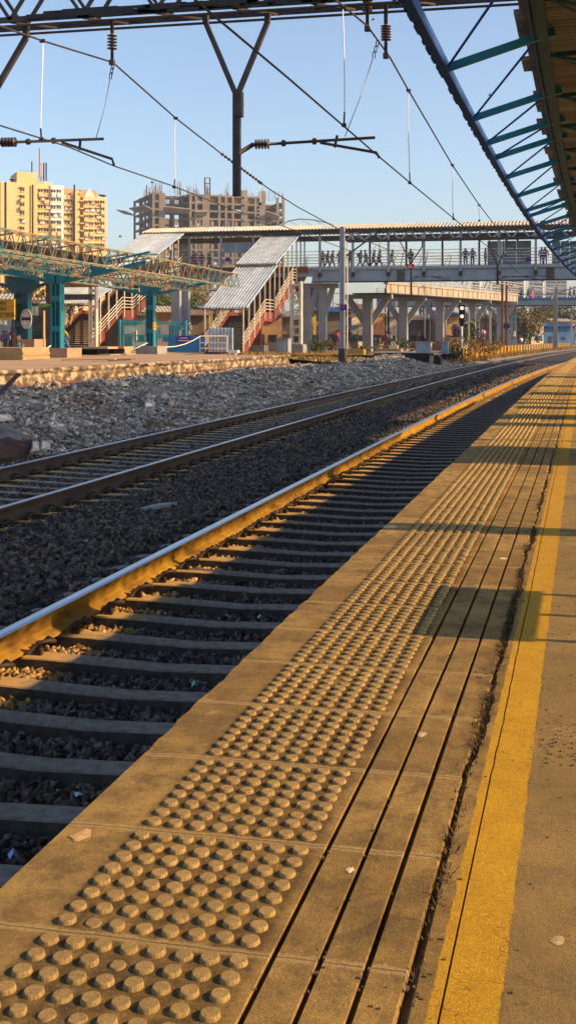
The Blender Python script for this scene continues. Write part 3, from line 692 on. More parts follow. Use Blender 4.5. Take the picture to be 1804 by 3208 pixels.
cantilever(port, (-60, 446), (0, 446), (58, 445), (325, 435), (195, 446), (352, 498), (358, 518), ((253, 434), (250, 470)), YP)

ZC = 4.7
def wire(name, label, cat, pts, r=.016, grp=None, m_=None):
    o = MB().tube(pts, r, 5).build(name, m_ or M_wire); return tag(o, label, cat, grp)
def seg_pts(plist): return [Vector(p) for p in plist]
# contact wires at constant height
CA = [(-260, 300), (0, 393), (218, 461), (358, 520), (548, 585), (732, 658), (880, 706), (1080, 780), (1290, 862)]
CB = [(300, -278), (612, 0), (902, 244), (1187, 491), (1283, 572), (1420, 684), (1560, 801), (1640, 868)]
wa = [atz(x, y, ZC) for x, y in CA]; wbp = [atz(x, y, ZC) for x, y in CB]
cwa = thing('contact_wire', 'lower wire over the far track crossing the sky at the left', 'wire', wa[3]); MB().tube(wa, .016, 5).build('wire', M_wire, cwa)
cwb = thing('contact_wire', 'lower wire over the near track running down to the middle of the footbridge', 'wire', wbp[3]); MB().tube(wbp, .016, 5).build('wire', M_wire, cwb)
def Yat(pts, px):     # depth at which a wire crosses a picture column
    for a, b_ in zip(pts, pts[1:]):
        xa, xb = pixx(a.x, a.y), pixx(b_.x, b_.y)
        if xa <= px <= xb:
            t = 0.5; lo, hi = 0, 1
            for _ in range(30):
                t = (lo+hi)/2; p = a.lerp(b_, t)
                if pixx(p.x, p.y) < px: lo = t
                else: hi = t
            return a.lerp(b_, t)
    return pts[-1]
MAw = [(0, 81), (134, 128), (355, 196), (551, 370), (697, 484), (840, 590), (935, 650), (1080, 728), (1235, 790)]
MBw = [(1051, 0), (1074, 18), (1151, 82), (1219, 176), (1279, 283), (1416, 517), (1500, 642), (1580, 745), (1650, 820)]
def mess(W, base): return [at(x, y, Yat(base, x).y) for x, y in W]
ma = mess(MAw, wa); mbp = mess(MBw, wbp)
ma = [ma[0]+(ma[0]-ma[1])]+ma; mbp = [mbp[0]+(mbp[0]-mbp[1])*6]+mbp
msa = thing('messenger_wire', 'upper wire over the far track hung from the left insulator', 'wire', ma[3]); m = MB(); m.tube(ma, .02, 5)
for t_ in range(14): p = ma[5].lerp(ma[6], t_/14*.9); m.lathe(p, [(.02, -.04), (.045, -.02), (.05, .02), (.02, .04)], 6)
m.build('wire', M_wire, msa)
msb = thing('messenger_wire', 'upper wire over the near track hung from the two right insulators', 'wire', mbp[4]); MB().tube(mbp, .02, 5).build('wire', M_wire, msb)
def dropper(root, px, ya, yb, Y, loop=True):
    a, b_ = at(px[0], ya, Y), at(px[1], yb, Y); m = MB(); n = 9; pts = []
    for i in range(n+1):
        t = i/n; p = a.lerp(b_, t); p.x += .018*math.sin(t*3.1+px[0])*(1 if 0 < i < n else 0); pts.append(p)
    m.tube(pts[:-1], .0115, 5, False)
    m.build('dropper', M_dropper, root)
    m = MB(); m.tube([pts[-2], pts[-1]], .016, 5); m.box(tuple(b_-Vector((.04, .02, .03))), tuple(b_+Vector((.04, .02, .03)))); m.build('dropper_clamp', M_wire, root)
    MB().box(tuple(a-Vector((.05, .02, .03))), tuple(a+Vector((.05, .02, .03)))).build('dropper_clamp', M_wire, root)
for px_, ya, yb in (((134, 131), 128, 436), ((551, 546), 370, 586), ((815, 815), 572, 640)): dropper(msa, px_, ya, yb, Yat(wa, px_[1]).y)
for px_, ya, yb in (((1074, 1077), 22, 392), ((1279, 1283), 283, 573), ((1416, 1420), 517, 686), ((1500, 1500), 643, 692), ((1580, 1581), 745, 800)): dropper(msb, px_, ya, yb, Yat(wbp, px_[1]).y)
def regdrop(x0, y0, x1, y1, xm, ym):
    r0 = thing('registration_hanger', 'pale slanting hanger wire from the %s to its registration arm' % ('left insulator' if x0 < 600 else 'right hand insulators'), 'hanger wire', at(x0, y0, YP))
    a, m_, b_ = at(x0, y0, YP), at(xm, ym, YP), at(x1, y1, YP); d = (m_-a)
    m = MB()
    for k in range(3): c_ = a.lerp(m_, (k+.5)/3); m.tube([c_+Vector((.025, 0, .07)), c_+Vector((-.02, 0, .05)), c_+Vector((-.03, 0, -.06)), c_+Vector((.02, 0, -.07)), c_+Vector((.025, 0, .07))], .01, 4)
    m.build('chain_links', M_wire, r0)
    MB().tube([m_, m_.lerp(b_, .5)+Vector((.03, 0, 0)), b_], .011, 5).build('wire', M_dropper, r0)
regdrop(355, 200, 302, 432, 346, 245); regdrop(1184, 128, 1080, 428, 1168, 180)

# second portal in front of the footbridge
Y2 = 69
p2 = thing('catenary_portal', 'distant lattice portal in front of the footbridge with pale mast and two Y shaped arms', 'portal', at(1072, 1094, Y2))
m = MB(); b0 = at(1072, 1094, Y2); tp = at(1079, 711, Y2)
m.bar(b0-Vector((0, 0, .9)), b0+Vector((0, 0, .05)), .42, .5)
m.build('mast_foot', M_steel, p2)
m = MB(); 
for s_ in (-1, 1): m.bar((b0.x+s_*.12, Y2, b0.z), (b0.x+s_*.12, Y2, tp.z), .06, .3)
m.bar((b0.x, Y2-.12, b0.z), (b0.x, Y2-.12, tp.z), .2, .02); m.build('mast', M_grey, p2)
MB().tube([(b0.x+.28, Y2+.2, b0.z), (b0.x+.28, Y2+.2, tp.z-1)], .04, 6).build('conduit', M_cream, p2)
m = MB(); zt, zb = at(1300, 721, Y2).z, at(1300, 751, Y2).z; xa, xb = at(1085, 740, Y2).x, at(1780, 740, Y2).x
for dy in (0, .5): m.bar((xa, Y2+dy, zt), (xb, Y2+dy, zt), .10, .14); m.bar((xa, Y2+dy, zb), (xb, Y2+dy, zb), .10, .13)
m.build('chord', M_steel, p2)
m = MB(); x = xa; dx = (xb-xa)/12
for k in range(12):
    m.bar((xa+k*dx, Y2, zb), (xa+(k+.5)*dx, Y2, zt), .10, .10, (0,1,0)); m.bar((xa+(k+1)*dx, Y2, zb), (xa+(k+.5)*dx, Y2, zt), .10, .10, (0,1,0))
m.build('lacing', M_grey, p2)
MB().bar(at(1084, 802, Y2), at(1197, 718, Y2), .09, .1, (0,1,0)).build('stay', M_steel, p2)
m = MB(); 
for s_ in (-1, 1): m.bar(at(1558+s_*26, 752, Y2), at(1558+s_*26, 775, Y2), .08, .08, (0,1,0)); m.bar(at(1558+s_*26, 775, Y2), at(1558, 832, Y2), .08, .08, (0,1,0))
m.bar(at(1558, 830, Y2), at(1557, 892, Y2), .14, .12, (0,1,0)); m.build('drop_arm', M_steel, p2)
m = MB(); m.bar(at(1322, 752, Y2), at(1322, 772, Y2), .07, .07, (0,1,0)); m.bar(at(1322, 772, Y2), at(1287, 824, Y2), .07, .07, (0,1,0)); m.bar(at(1250, 752, Y2), at(1287, 824, Y2), .06, .06, (0,1,0)); m.bar(at(1287, 824, Y2), at(1287, 925, Y2), .11, .1, (0,1,0)); m.build('drop_arm', M_steel, p2)
cantilever(p2, (1287, 878), (1304, 866), (1319, 866), (1412, 868), (1360, 868), (1428, 882), (1432, 884), ((1376, 862), (1373, 874)), Y2, .025, n=3, ri=.1)
cantilever(p2, (1557, 878), (1576, 867), (1592, 867), (1709, 864), (1640, 866), (1700, 880), (1704, 884), ((1652, 861), (1648, 872)), Y2, .025, n=3, ri=.1)
rs_ = thing('caution_board', 'small red board with white lettering tied to the drop arm', 'sign', at(1285, 840, Y2-.3)); c_ = at(1285, 834, Y2-.35)
MB().box((c_.x-.22, c_.y-.02, c_.z-.14), (c_.x+.24, c_.y+.02, c_.z+.14)).build('board', flatmat('sign_red', (.6, .02, .015)), rs_)
m = MB()
for k in range(3): m.box((c_.x-.16, c_.y-.026, c_.z-.09+k*.075), (c_.x+.16-.05*k, c_.y-.021, c_.z-.06+k*.075))
m.build('lettering', M_white, rs_)
def text(s_, size, loc, m_, parent, name='lettering', rotz=0, ext=.004):
    cu = bpy.data.curves.new(name, 'FONT'); cu.body = s_; cu.size = size; cu.extrude = ext; cu.align_x = 'CENTER'; cu.align_y = 'CENTER'
    o = bpy.data.objects.new(name, cu); COL.objects.link(o); dg = bpy.context.evaluated_depsgraph_get(); me = bpy.data.meshes.new_from_object(o.evaluated_get(dg)); bpy.data.objects.remove(o)
    me.materials.clear(); me.materials.append(m_); o = bpy.data.objects.new(name, me); COL.objects.link(o); o.parent = parent
    o.rotation_euler = (R(90), 0, rotz); o.location = Vector(loc)-parent.location; return o
M_signp = flatmat('sign_purple', (.06, .02, .22))
c_ = at(1076, 963, Y2-.4); sg = thing('mast_sign', 'small purple sign with a red letter on the pale mast', 'sign', c_)
MB().box((c_.x-.2, c_.y-.02, c_.z-.18), (c_.x+.2, c_.y+.02, c_.z+.18)).build('plate', M_signp, sg); text('R', .34, (c_.x, c_.y-.03, c_.z), flatmat('letter_red', (.7, .12, .2)), sg)

# ------------------------------------------------------------------ footbridge
YB = 113
fb = thing('footbridge', 'long grey steel footbridge with corrugated roof crossing the tracks', 'footbridge', (-20, YB, 8))
zr0, zr1 = 12.45, 13.15; zd = 8.55; zg0, zg1 = 6.9, 8.25
xL, xR = -47.0, 6.0
MB().corr((xL-.3, YB-.7, zr0), (51.5, 0, 0), (0, 2.9, .72), .36, .13).build('roof', M_roof_deck, fb)
m = MB(); m.corr((xL-.3, YB+2.2, zr1), (51.5, 0, 0), (0, 2.9, -.72), .42, .09); m.build('roof_back', M_roof, fb)
m = MB(); m.box((xL-.3, YB-.6, zr0-.35), (4.4, YB-.45, zr0-.12)); m.box((xL-.3, YB-.3, zr0-.75), (4.4, YB+4.6, zr0-.62)); m.build('roof_beam', M_dark, fb)
m = MB(); m.box((-28.2, YB, zg0+.12), (xR+12, YB+.06, zg1)); m.box((-28.2, YB-.22, zg1), (xR+12, YB+.3, zg1+.32)); 
m.box((xL-1, YB, 7.55), (-28.2, YB+.06, zg1)); m.build('girder', M_girder, fb)
MB().box((-28.2, YB-.25, zg0), (xR+12, YB+.3, zg0+.12)).build('girder_flange', M_dark, fb)
MB().box((xL-1, YB-.1, 8.2), (xR+12, YB+4.4, zd)).build('deck', M_conc, fb)
MB().box((xL-1, YB-.18, 8.0), (-28.6, YB-.1, 8.6)).build('fascia', M_maroon, fb)
xp = []; x = -23.6
posts_px = [595, 694, 795, 849, 1003, 1106, 1217, 1328, 1442, 1562, 1677]
for px_ in posts_px:
    c_ = at(px_, 800, YB-.1); m = MB(); m.box((c_.x-.13, YB-.32, 7.8), (c_.x+.13, YB-.26, zr0-.1)); m.box((c_.x-.05, YB-.3, 7.8), (c_.x+.05, YB-.12, zr0-.1)); m.build('post', M_grey, fb)
    if px_ > 1000:
        m = MB(); m.box((c_.x-.16, YB-.4, 7.5), (c_.x+.16, YB-.02, 7.95)); m.build('post_shoe', M_dark, fb)
        MB().box((c_.x-.03, YB-.08, zg0+.12), (c_.x+.03, YB, zg1)).build('stiffener', M_grey, fb)
for px_ in (1158, 1272, 1385, 1500, 1620):
    c_ = at(px_, 800, YB+4.2); MB().box((c_.x-.1, YB+4.1, zd), (c_.x+.1, YB+4.3, zr0-.1)).build('rear_post', M_dark, fb)
for k, z in enumerate((8.95, 9.25, 9.55, 9.85, 10.2)):
    MB().tube([(xL, YB-.15, z), (xR+12, YB-.15, z)], .035, 5).build('handrail', M_grey, fb)
    MB().tube([(xL, YB+4.3, z), (xR+12, YB+4.3, z)], .03, 5).build('rear_handrail', M_grey, fb)
for (a, b_) in ((1525, 1663), (1727, 1810)):
    A, B = at(a, 756, YB+4), at(b_, 826, YB+4); m = MB(); n = 3; w_ = (B.x-A.x)/n
    for k in range(n): m.box((A.x+k*w_+.02, YB+3.95, zd), (A.x+(k+1)*w_-.02, YB+4.02, A.z))
    m.build('hoarding_panel', M_bluegrey, fb)
A, B = at(700, 760, YB+.4), at(822, 790, YB+.4); m = MB(); w_ = (B.x-A.x)/3
for k in range(3): m.box((A.x+k*w_+.03, YB+.38, B.z), (A.x+(k+1)*w_-.03, YB+.44, A.z))
m.build('hoarding_panel', M_bluegrey, fb)
for px_ in (1255, 1722):
    c_ = at(px_, 858, YB-.05); m = MB()
    for k in range(9): m.box((c_.x-.42, YB-.12, 6.98+k*.14), (c_.x+.42, YB-.03, 7.06+k*.14))
    m.build('louvre', M_steel, fb)
c_ = at(1655, 813, YB-.2); MB().box((c_.x-.25, YB-.24, c_.z-.2), (c_.x+.25, YB-.19, c_.z+.22)).build('blue_notice', M_signp, fb)
c_ = at(714, 813, YB-.2); MB().box((c_.x-.25, YB-.24, c_.z-.2), (c_.x+.25, YB-.19, c_.z+.22)).build('blue_notice', M_signp, fb)
# arched roof ribs of another span seen behind
ar = thing('arched_footbridge_roof', 'skeletal arched roof frame of a farther walkway behind the footbridge', 'roof frame', (-10, 128, 9)); m = MB()
for k in range(9):
    x0 = -25+k*2.6; pts = [Vector((x0+2.4*math.sin(t)*.5, 128+k*2+2.6*math.cos(t), 9+3.3*math.sin(t)-k*.35)) for t in [i*math.pi/10 for i in range(11)]]; m.tube(pts, .07, 5)
for t in (.3, .9, 1.57, 2.2, 2.8): m.tube([(-25+1.2*math.sin(t), 128+2.6*math.cos(t), 9+3.3*math.sin(t)), (-4.2+1.2*math.sin(t), 144+2.6*math.cos(t), 6.2+3.3*math.sin(t))], .05, 5)
m.build('ribs', M_grey, ar)
ar2 = thing('arched_roof_frame', 'low arched steel frame just above the footbridge roof beside the unfinished building', 'roof frame', (-34, 125, 13)); m = MB()
for q in range(3):
    Yq = 122+q*4; pts = [at(x, y, Yq) for x, y in ((880, 706), (905, 692), (940, 686), (985, 689), (1020, 697), (1045, 704))]; m.tube(pts, .07, 5)
for x, y in ((905, 692), (940, 686), (985, 689)): m.tube([at(x, y, 122), at(x, y, 122)+Vector((0, 8, -.3))], .04, 5)
m.build('ribs', M_grey, ar2)

def ypillar(label, x, y, z0, z1, w_, arm=True, reach=3.0, base=True):
    t_ = thing('concrete_pillar', label, 'pillar', (x, y, z0), 'grey steel pillars under the footbridges')
    MB().box((x-w_/2, y-w_/2, z0), (x+w_/2, y+w_/2, z1-.5)).build('shaft', M_grey, t_)
    MB().box((x-(reach if arm else .8), y-w_*.45, z1-.5), (x+(reach if arm else .8), y+w_*.45, z1)).build('crossbeam', M_grey, t_)
    if arm:
        for s_ in (-1, 1): MB().bar((x+s_*w_*.3, y, z1-3.3), (x+s_*(reach-.6), y, z1-.4), w_*.7, .38, (0,1,0)).build('bracket', M_grey, t_)
    return t_
for i, (px_, wd) in enumerate(((963, .75), (1011, .75))):
    c_ = at(px_, 1100, YB+1+i*.3); ypillar(('first', 'second')[i]+' grey pillar under the footbridge right of the near staircase', c_.x, YB+1+i*.3, -.6, zg0, .8, True, 1.7)
PIL = [(1151, 125, 'left-hand pillar of the long sunlit walkway, beside the pale mast'), (1263, 139, 'second pillar of the sunlit walkway, left of the blue cabinet'), (1377, 155, 'third pillar of the sunlit walkway, behind the blue cabinets'), (1478, 170, 'fourth pillar of the sunlit walkway, just right of the signal'), (1565, 184, 'last pillar of the sunlit walkway, behind the twin brown poles')]
# sunlit walkway running away from the bridge
wk0 = at(1211, 889, 123); wk1 = at(1621, 925, 189)
wz0, wz1 = wk0.z, wk1.z
wk = thing('walkway_bridge', 'long sunlit steel walkway leading away behind the footbridge', 'walkway', wk0)
dW = (wk1-wk0); dW.z = 0; dWn = dW.normalized(); side = Vector((-dWn.y, dWn.x, 0))
m = MB(); m.prism([wk0-Vector((0,0,1.0)), wk1-Vector((0,0,1.1)), wk1, wk0], side*.15); m.prism([wk0+Vector((0,0,-.02))-side*.12, wk1+Vector((0,0,-.02))-side*.12, wk1+Vector((0,0,.25))-side*.12, wk0+Vector((0,0,.25))-side*.12], side*.5); m.build('girder', mat('walkway_buff', (.40,.35,.28), (.28,.24,.19), scale=.5), wk)
m = MB(); m.prism([wk0-Vector((0,0,1.12)), wk1-Vector((0,0,1.2)), wk1-Vector((0,0,1.1)), wk0-Vector((0,0,1.0))], side*4.2); m.build('soffit', M_dark, wk)
for k in range(26):
    p = wk0.lerp(wk1, (k+.5)/26); MB().bar(p+Vector((0,0,-1.0))-side*.03, p-side*.03, .06, .08).build('stiffener', M_rust, wk)
m = MB()
for k in range(30):
    p = wk0.lerp(wk1, (k+.5)/30)+Vector((0,0,.2)); m.bar(p, p+Vector((0,0,1.5))+dWn*.35, .08, .08)
for z in (.5, .9, 1.3, 1.7): m.tube([wk0+Vector((0,0,z)), wk1+Vector((0,0,z))], .04, 4)
m.build('railing', M_cream, wk)
for px_, Y, lb in PIL:
    c_ = at(px_, 1000, Y); k_ = (Y-123)/66; ypillar(lb, c_.x, Y, -.6, wz0+(wz1-wz0)*k_-1.15, 1.05, True, 2.9)
# second footbridge
Y3 = 195
f2 = thing('footbridge', 'farther footbridge with blue edge beam and open railings', 'footbridge', (-20, Y3, 7)); zq = at(1700, 934, Y3).z; zb = at(1700, 956, Y3).z; xa, xb = at(1180, 900, Y3).x, at(1900, 900, Y3).x
MB().box((xa, Y3, zb), (xb, Y3+.3, zq-.3)).build('girder', M_grey, f2); MB().box((xa, Y3-.15, zq-.3), (xb, Y3+.35, zq+.1)).build('edge_beam', M_blue, f2)
MB().box((xa, Y3-.15, zb-.2), (xb, Y3+.4, zb)).build('girder_flange', M_dark, f2)
MB().box((xa, Y3, zq-.35), (xb, Y3+4, zq-.25)).build('deck', M_conc, f2)
for k, z in enumerate((.5, 1.0, 1.5, 2.0)): MB().tube([(xa, Y3, zq+z), (xb, Y3, zq+z)], .045, 4).build('handrail', M_grey, f2); 
for k in range(28): x = xa+(xb-xa)*k/28; MB().box((x-.05, Y3-.05, zb), (x+.05, Y3+.05, zq+2.1)).build('post', M_grey, f2)
for px_ in (1545, 1600):
    c_ = at(px_, 1000, Y3+1)
for i, px_ in enumerate((1594, 1330, 1390)):
    c_ = at(px_, 1000, Y3+2); t_ = thing('lattice_pillar', ('slotted steel pillar at the right end of the sunlit walkway', 'dark lattice pillar of the farther footbridge behind the blue cabinet', 'second dark lattice pillar of the farther footbridge')[i], 'pillar', (c_.x, Y3+2, -.6), 'lattice pillars of the farther footbridge'); m = MB()
    for k in range(4): m.box((c_.x-1.0+k*.62, Y3+1.6, -.6), (c_.x-.62+k*.62, Y3+2.4, zb))
    for z in range(0, 7, 2): m.box((c_.x-1.05, Y3+1.55, z-.2), (c_.x+1.3, Y3+2.45, z+.25))
    m.build('shaft', M_grey, t_)

# ------------------------------------------------------------------ staircases
def stair(root, xr, xl, segs, zroof, roofsegs, ncol):
    # segs: list of (y0,z0,y1,z1) flights or landings, side at xr faces us on the right
    for sx, nm in ((xr, 'stringer'), (xl, 'stringer')):
        m = MB()
        for (y0, z0, y1, z1) in segs: m.prism([(sx, y0, z0-.55), (sx, y1, z1-.55), (sx, y1, z1+.35), (sx, y0, z0+.35)], (.07, 0, 0))
        m.build(nm, M_maroon, root)
    m = MB()
    for (y0, z0, y1, z1) in segs:
        n = max(1, int(abs(z1-z0)/.18))
        if z1 == z0: m.box((xl+.1, y0, z0-.1), (xr-.02, y1, z0)); continue
        for k in range(n):
            ya, yb_ = y0+(y1-y0)*k/n, y0+(y1-y0)*(k+1)/n; za = z0+(z1-z0)*(k+1)/n
            m.box((xl+.1, ya, za-.16), (xr-.02, yb_+.03, za)); 
    m.build('steps', M_stepm, root)
    for sx in (xr+.09, xl-.02):
        for hgt in (.62, .92, 1.22, 1.55):
            pts = [(sx, segs[0][0], segs[0][1]+hgt)]+[(sx, y1, z1+hgt) for (y0, z0, y1, z1) in segs]
            MB().tube(pts, .045, 5).build('handrail', M_cream, root)
    tot0, tot1 = segs[0][0], segs[-1][2]
    def zs(y):
        for (y0, z0, y1, z1) in segs:
            if y <= y1: return z0+(z1-z0)*(y-y0)/(y1-y0)
        return segs[-1][3]
    for k in range(ncol):
        y = tot0+(tot1-tot0)*(k+.1)/ncol
        for sx in (xr+.1, xl):
            zt = zr_at(roofsegs, y); MB().box((sx-.06, y-.06, zs(y)-.3 if k else zs(y)-.1), (sx+.06, y+.06, zt-.05)).build('roof_post', M_cream, root)
    for (y0, z0, y1, z1) in roofsegs:
        MB().corr((xl-.35, y0, z0), (xr-xl+.75, 0, 0), (0, y1-y0, z1-z0), .30, .13).build('roof', M_roof, root)
        MB().box((xl-.35, y0-.06, z0-.16), (xr+.4, y0+.02, z0-.02)).build('roof_edge', M_rust, root)
def zr_at(rs, y):
    for (y0, z0, y1, z1) in rs:
        if y0 <= y <= y1: return z0+(z1-z0)*(y-y0)/(y1-y0)
    return rs[-1][3] if y > rs[-1][0] else rs[0][1]
M_stepm = mat('dark_steps', (.09,.065,.05), (.04,.03,.025), scale=3, rough=.8)
s1 = thing('staircase', 'covered staircase with striped corrugated roof and maroon stringer in the middle', 'staircase', (-31.6, 94, -.4))
stair(s1, -29.9, -33.4, [(93.9, -.4, 101.0, 3.2), (101.0, 3.2, 104.2, 3.2), (104.2, 3.2, 111.0, 6.75), (111.0, 6.75, 114.0, 6.75), (114.0, 6.75, 117.6, 8.55)], 0,
      [(94.3, 3.7, 104.3, 8.15), (103.8, 8.3, 113.4, 12.1), (112.8, 12.2, 114.4, 12.75)], 14)
for y in (104.0,):
    MB().box((-31.9, y-.25, -.1), (-31.1, y+.25, 2.7)).build('support_column', M_maroon, s1); MB().box((-32.2, y-.6, -.7), (-30.6, y+.6, .35)).build('foundation', M_conc, s1); MB().box((-33.2, y-.15, 2.6), (-30, y+.15, 2.85)).build('crossbeam', M_maroon, s1)
s2 = thing('staircase', 'covered staircase rising behind the teal columns at the left', 'staircase', (-44.7, 89, 0))
stair(s2, -42.6, -46.8, [(90.0, 0, 96.8, 3.35), (96.8, 3.35, 99.3, 3.35), (99.3, 3.35, 106, 6.2), (106, 6.2, 108, 6.2), (108, 6.2, 112.8, 8.5)], 0,
      [(89.2, 4.0, 98.5, 7.2), (98.0, 7.4, 105, 9.4), (104.8, 9.5, 113.2, 12.6)], 13)
# lattice mast left of the pillars
lm_ = thing('lattice_column', 'cream steel column with slots beside the staircase support', 'column', at(928, 1075, 104)); c_ = at(928, 1075, 104); m = MB()
for s_ in (-1, 1): m.box((c_.x+s_*.45-.12, 103.7, .3), (c_.x+s_*.45+.12, 104.3, 6.6))
for k in range(8): m.box((c_.x-.4, 103.72, .4+k*.82), (c_.x+.4, 104.28, .62+k*.82))
m.build('shaft', M_cream, lm_); MB().box((c_.x-.9, 103.1, -.9), (c_.x+.9, 104.7, .45)).build('foundation', M_conc, lm_)
cb = thing('control_cabinet', 'grey metal cabinet standing between two concrete foundations', 'cabinet', at(883, 1112, 101)); A, B = at(865, 1063, 101), at(902, 1112, 101)
MB().box((A.x, 101, B.z), (B.x, 102.2, A.z)).build('body', M_grey, cb); MB().box((A.x-.05, 100.9, A.z), (B.x+.05, 102.3, A.z+.08)).build('lid', M_grey, cb); MB().box((A.x+.08, 100.96, B.z+.1), (B.x-.3, 101, A.z-.1)).build('door', M_bluegrey, cb)

# ------------------------------------------------------------------ far (left) platform
def zleft(x, y):
    z = 0.0
    if y > 64: z -= .42*min(1, (y-64)/30)*min(1, max(0, (x+42)/8))
    return z+.012*mnoise.noise((x*.6, y*.6, 0))
M_plt = mat('platform_dust', (.42,.29,.17), (.30,.20,.12), scale=.35, rough=.95, bump=.02, bscale=3, c3=(.36,.25,.15))
M_wall = mat('old_platform_wall', (.42,.34,.24), (.09,.07,.045), scale=2.2, rough=.95, bump=.05, bscale=9, contrast=.25, c3=(.18,.135,.08))
xs = [-80, -60, -48, -42, -36, -33, -30, -27, -24, -21, -19, -18.1, -17.9]
ysl = list(np.arange(20, 98, 2.0))
def plat_left():
    vs = []; n = len(xs)
    for y in ysl:
        for x in xs:
            xx = x+(mnoise.noise((y*.7, 0, 3))*.06 if x > -18 else 0); vs.append((xx, y, zleft(x, y)))
    fs = [(i*n+k, i*n+k+1, (i+1)*n+k+1, (i+1)*n+k) for i in range(len(ysl)-1) for k in range(n-1)]
    me = bpy.data.meshes.new('far_platform'); me.from_pydata(vs, [], fs); me.materials.append(M_plt); o = bpy.data.objects.new('platform_surface', me); COL.objects.link(o); struct(o)
plat_left()
# retaining wall of the far platform: courses of old masonry with bites out of it
pw = thing('platform_wall', 'old stained masonry face of the far platform above the rubble heap', 'wall', (-17.95, 45, -1.5))
m = MB(); zs_ = [0.0, -.05, -.1, -.17, -.2, -.3, -.4, -.48, -.56, -.7, -.9, -1.2, -1.6]; ys_ = list(np.arange(18, 66.2, .22)); n = len(zs_); P_ = []
for y in ys_:
    for k, z in enumerate(zs_):
        x = -17.9+.05*mnoise.noise((y*1.1, z*3, 2))+.035*mnoise.noise((y*4, z*9, 5))+(.05 if k in (1, 2) else 0)-(.03 if k == 4 else 0)
        if mnoise.noise((y*.9, z*2.5, 9)) > .3: x -= .06
        P_.append((x, y, z+.012*mnoise.noise((y*2, 3, k))))
m.add(P_, [(i*n+k, i*n+k+1, (i+1)*n+k+1, (i+1)*n+k) for i in range(len(ys_)-1) for k in range(n-1)])
m.box((-18.3, 18, -1.6), (-18.05, 66, -.03)); m.build('masonry', M_wall, pw)
m = MB(); y = 18
while y < 66: m.bar((-17.83+random.uniform(-.02, .02), y, -.52+random.uniform(-.02, .02)), (-17.83+random.uniform(-.02, .02), y+1.5, -.52+random.uniform(-.02, .02)), .03, .04); y += 1.5
m.build('brick_ledge', mat('brick_red', (.20,.09,.06), rough=.9, scale=6), pw)
# end of the platform crumbling down to the ground
def zend(x, y):
    t = min(1, max(0, (x+21.5)/5.5)); return -.42*min(1, (y-64)/30)-.02-(.35+.35*min(1, (y-64)/20))*t*t+.10*mnoise.noise((x*.5, y*.4, 5))
struct(grid('earth_bank', list(np.arange(-25, -15.2, .8)), list(np.arange(66, 118, 1.5)), lambda x, y: zend(x, y), M_soil), 'structure')
struct(grid('far_ground', [-170, -120, -80, -50, -40, -30, -24, -20, -17, -15, -14], list(np.arange(96, 420, 9)), lambda x, y: -.5+.06*mnoise.noise((x*.2, y*.2, 1)), M_soil, cF), 'structure')

def lattice(m, p, q, up, side_, n, r=.03, cr=.045):
    p, q, up, side_ = Vector(p), Vector(q), Vector(up), Vector(side_)
    for o_ in (Vector(), up, side_, up+side_): m.bar(p+o_, q+o_, cr*1.6, cr*1.6)
    for i in range(n):
        a = p.lerp(q, i/n); b_ = p.lerp(q, (i+1)/n); c_ = (a+b_)/2
        for o_ in (Vector(), side_):
            m.bar(a+o_, c_+o_+up, r*1.4, r); m.bar(c_+o_+up, b_+o_, r*1.4, r)
        m.bar(a, c_+side_, r, r); m.bar(a+up, a+up+side_, r, r)
lc = thing('platform_canopy', 'half dismantled teal and rust lattice canopy standing on the far platform', 'canopy', (-28, 54, 0))
frames = [(-27.6, 36.0), (-27.25, 53.7), (-28.9, 70.5)]
for (cx, cyy) in frames:
    m = MB()
    for s_ in (-1, 1):
        m.box((cx+s_*.24-.045, cyy-.22, .5), (cx+s_*.24+.045, cyy+.22, 4.3))
    m.box((cx-.2, cyy-.03, .5), (cx+.2, cyy+.03, 4.3)); m.box((cx-.03, cyy-.2, .5), (cx+.03, cyy-.03, 4.3))
    for z in (1.35, 2.95): m.box((cx-.26, cyy-.25, z), (cx+.26, cyy-.2, z+.32))
    m.build('column', M_teal, lc)
    m = MB(); m.prism([(cx-.28, cyy-.2, 3.9), (cx+.28, cyy-.2, 3.9), (cx+.72, cyy-.2, 4.25), (cx+.72, cyy-.2, 4.65), (cx-.72, cyy-.2, 4.65), (cx-.72, cyy-.2, 4.25)], (0, .4, 0)); m.build('haunch', M_teal, lc)
    for s_ in (-1, 1):
        m = MB(); m.bar((cx+s_*.3, cyy, 4.0), (cx+s_*5.0, cyy, 4.98), .2, .22, (0,1,0)); m.bar((cx+s_*.5, cyy, 4.6), (cx+s_*5.2, cyy, 5.5), .1, .12, (0,1,0))
        for k in range(5):
            t0, t1 = k/5, (k+.5)/5
            a = Vector((cx+s_*(.3+4.7*t0), cyy, 4.0+.98*t0)); b_ = Vector((cx+s_*(.5+4.7*t1), cyy, 4.6+.9*t1)); m.bar(a, b_, .06, .08, (0,1,0))
        m.build('arm', M_teal, lc)
        m = MB(); m.prism([(cx+s_*2.0, cyy-.1, 4.45), (cx+s_*2.7, cyy-.1, 4.6), (cx+s_*3.0, cyy-.1, 5.25), (cx+s_*1.7, cyy-.1, 5.0)], (0, .2, 0)); m.build('gusset', M_teal, lc)
    t_ = thing('column_plinth', {36.0: 'concrete plinth of a teal column off the left', 53.7: 'brown and orange concrete plinth under the big teal column', 70.5: 'grey stone plinth under the right-hand teal column'}[cyy], 'plinth', (cx+.1, cyy, 0))
    o = MB().box((cx-.75, cyy-.8, -.05), (cx+.95 if cyy < 60 else cx+.8, cyy+.9, .5)).build('block', M_conc if cyy > 60 else mat('plinth_paint', (.42,.26,.15), (.33,.2,.12), rough=.9, bump=.01), t_)
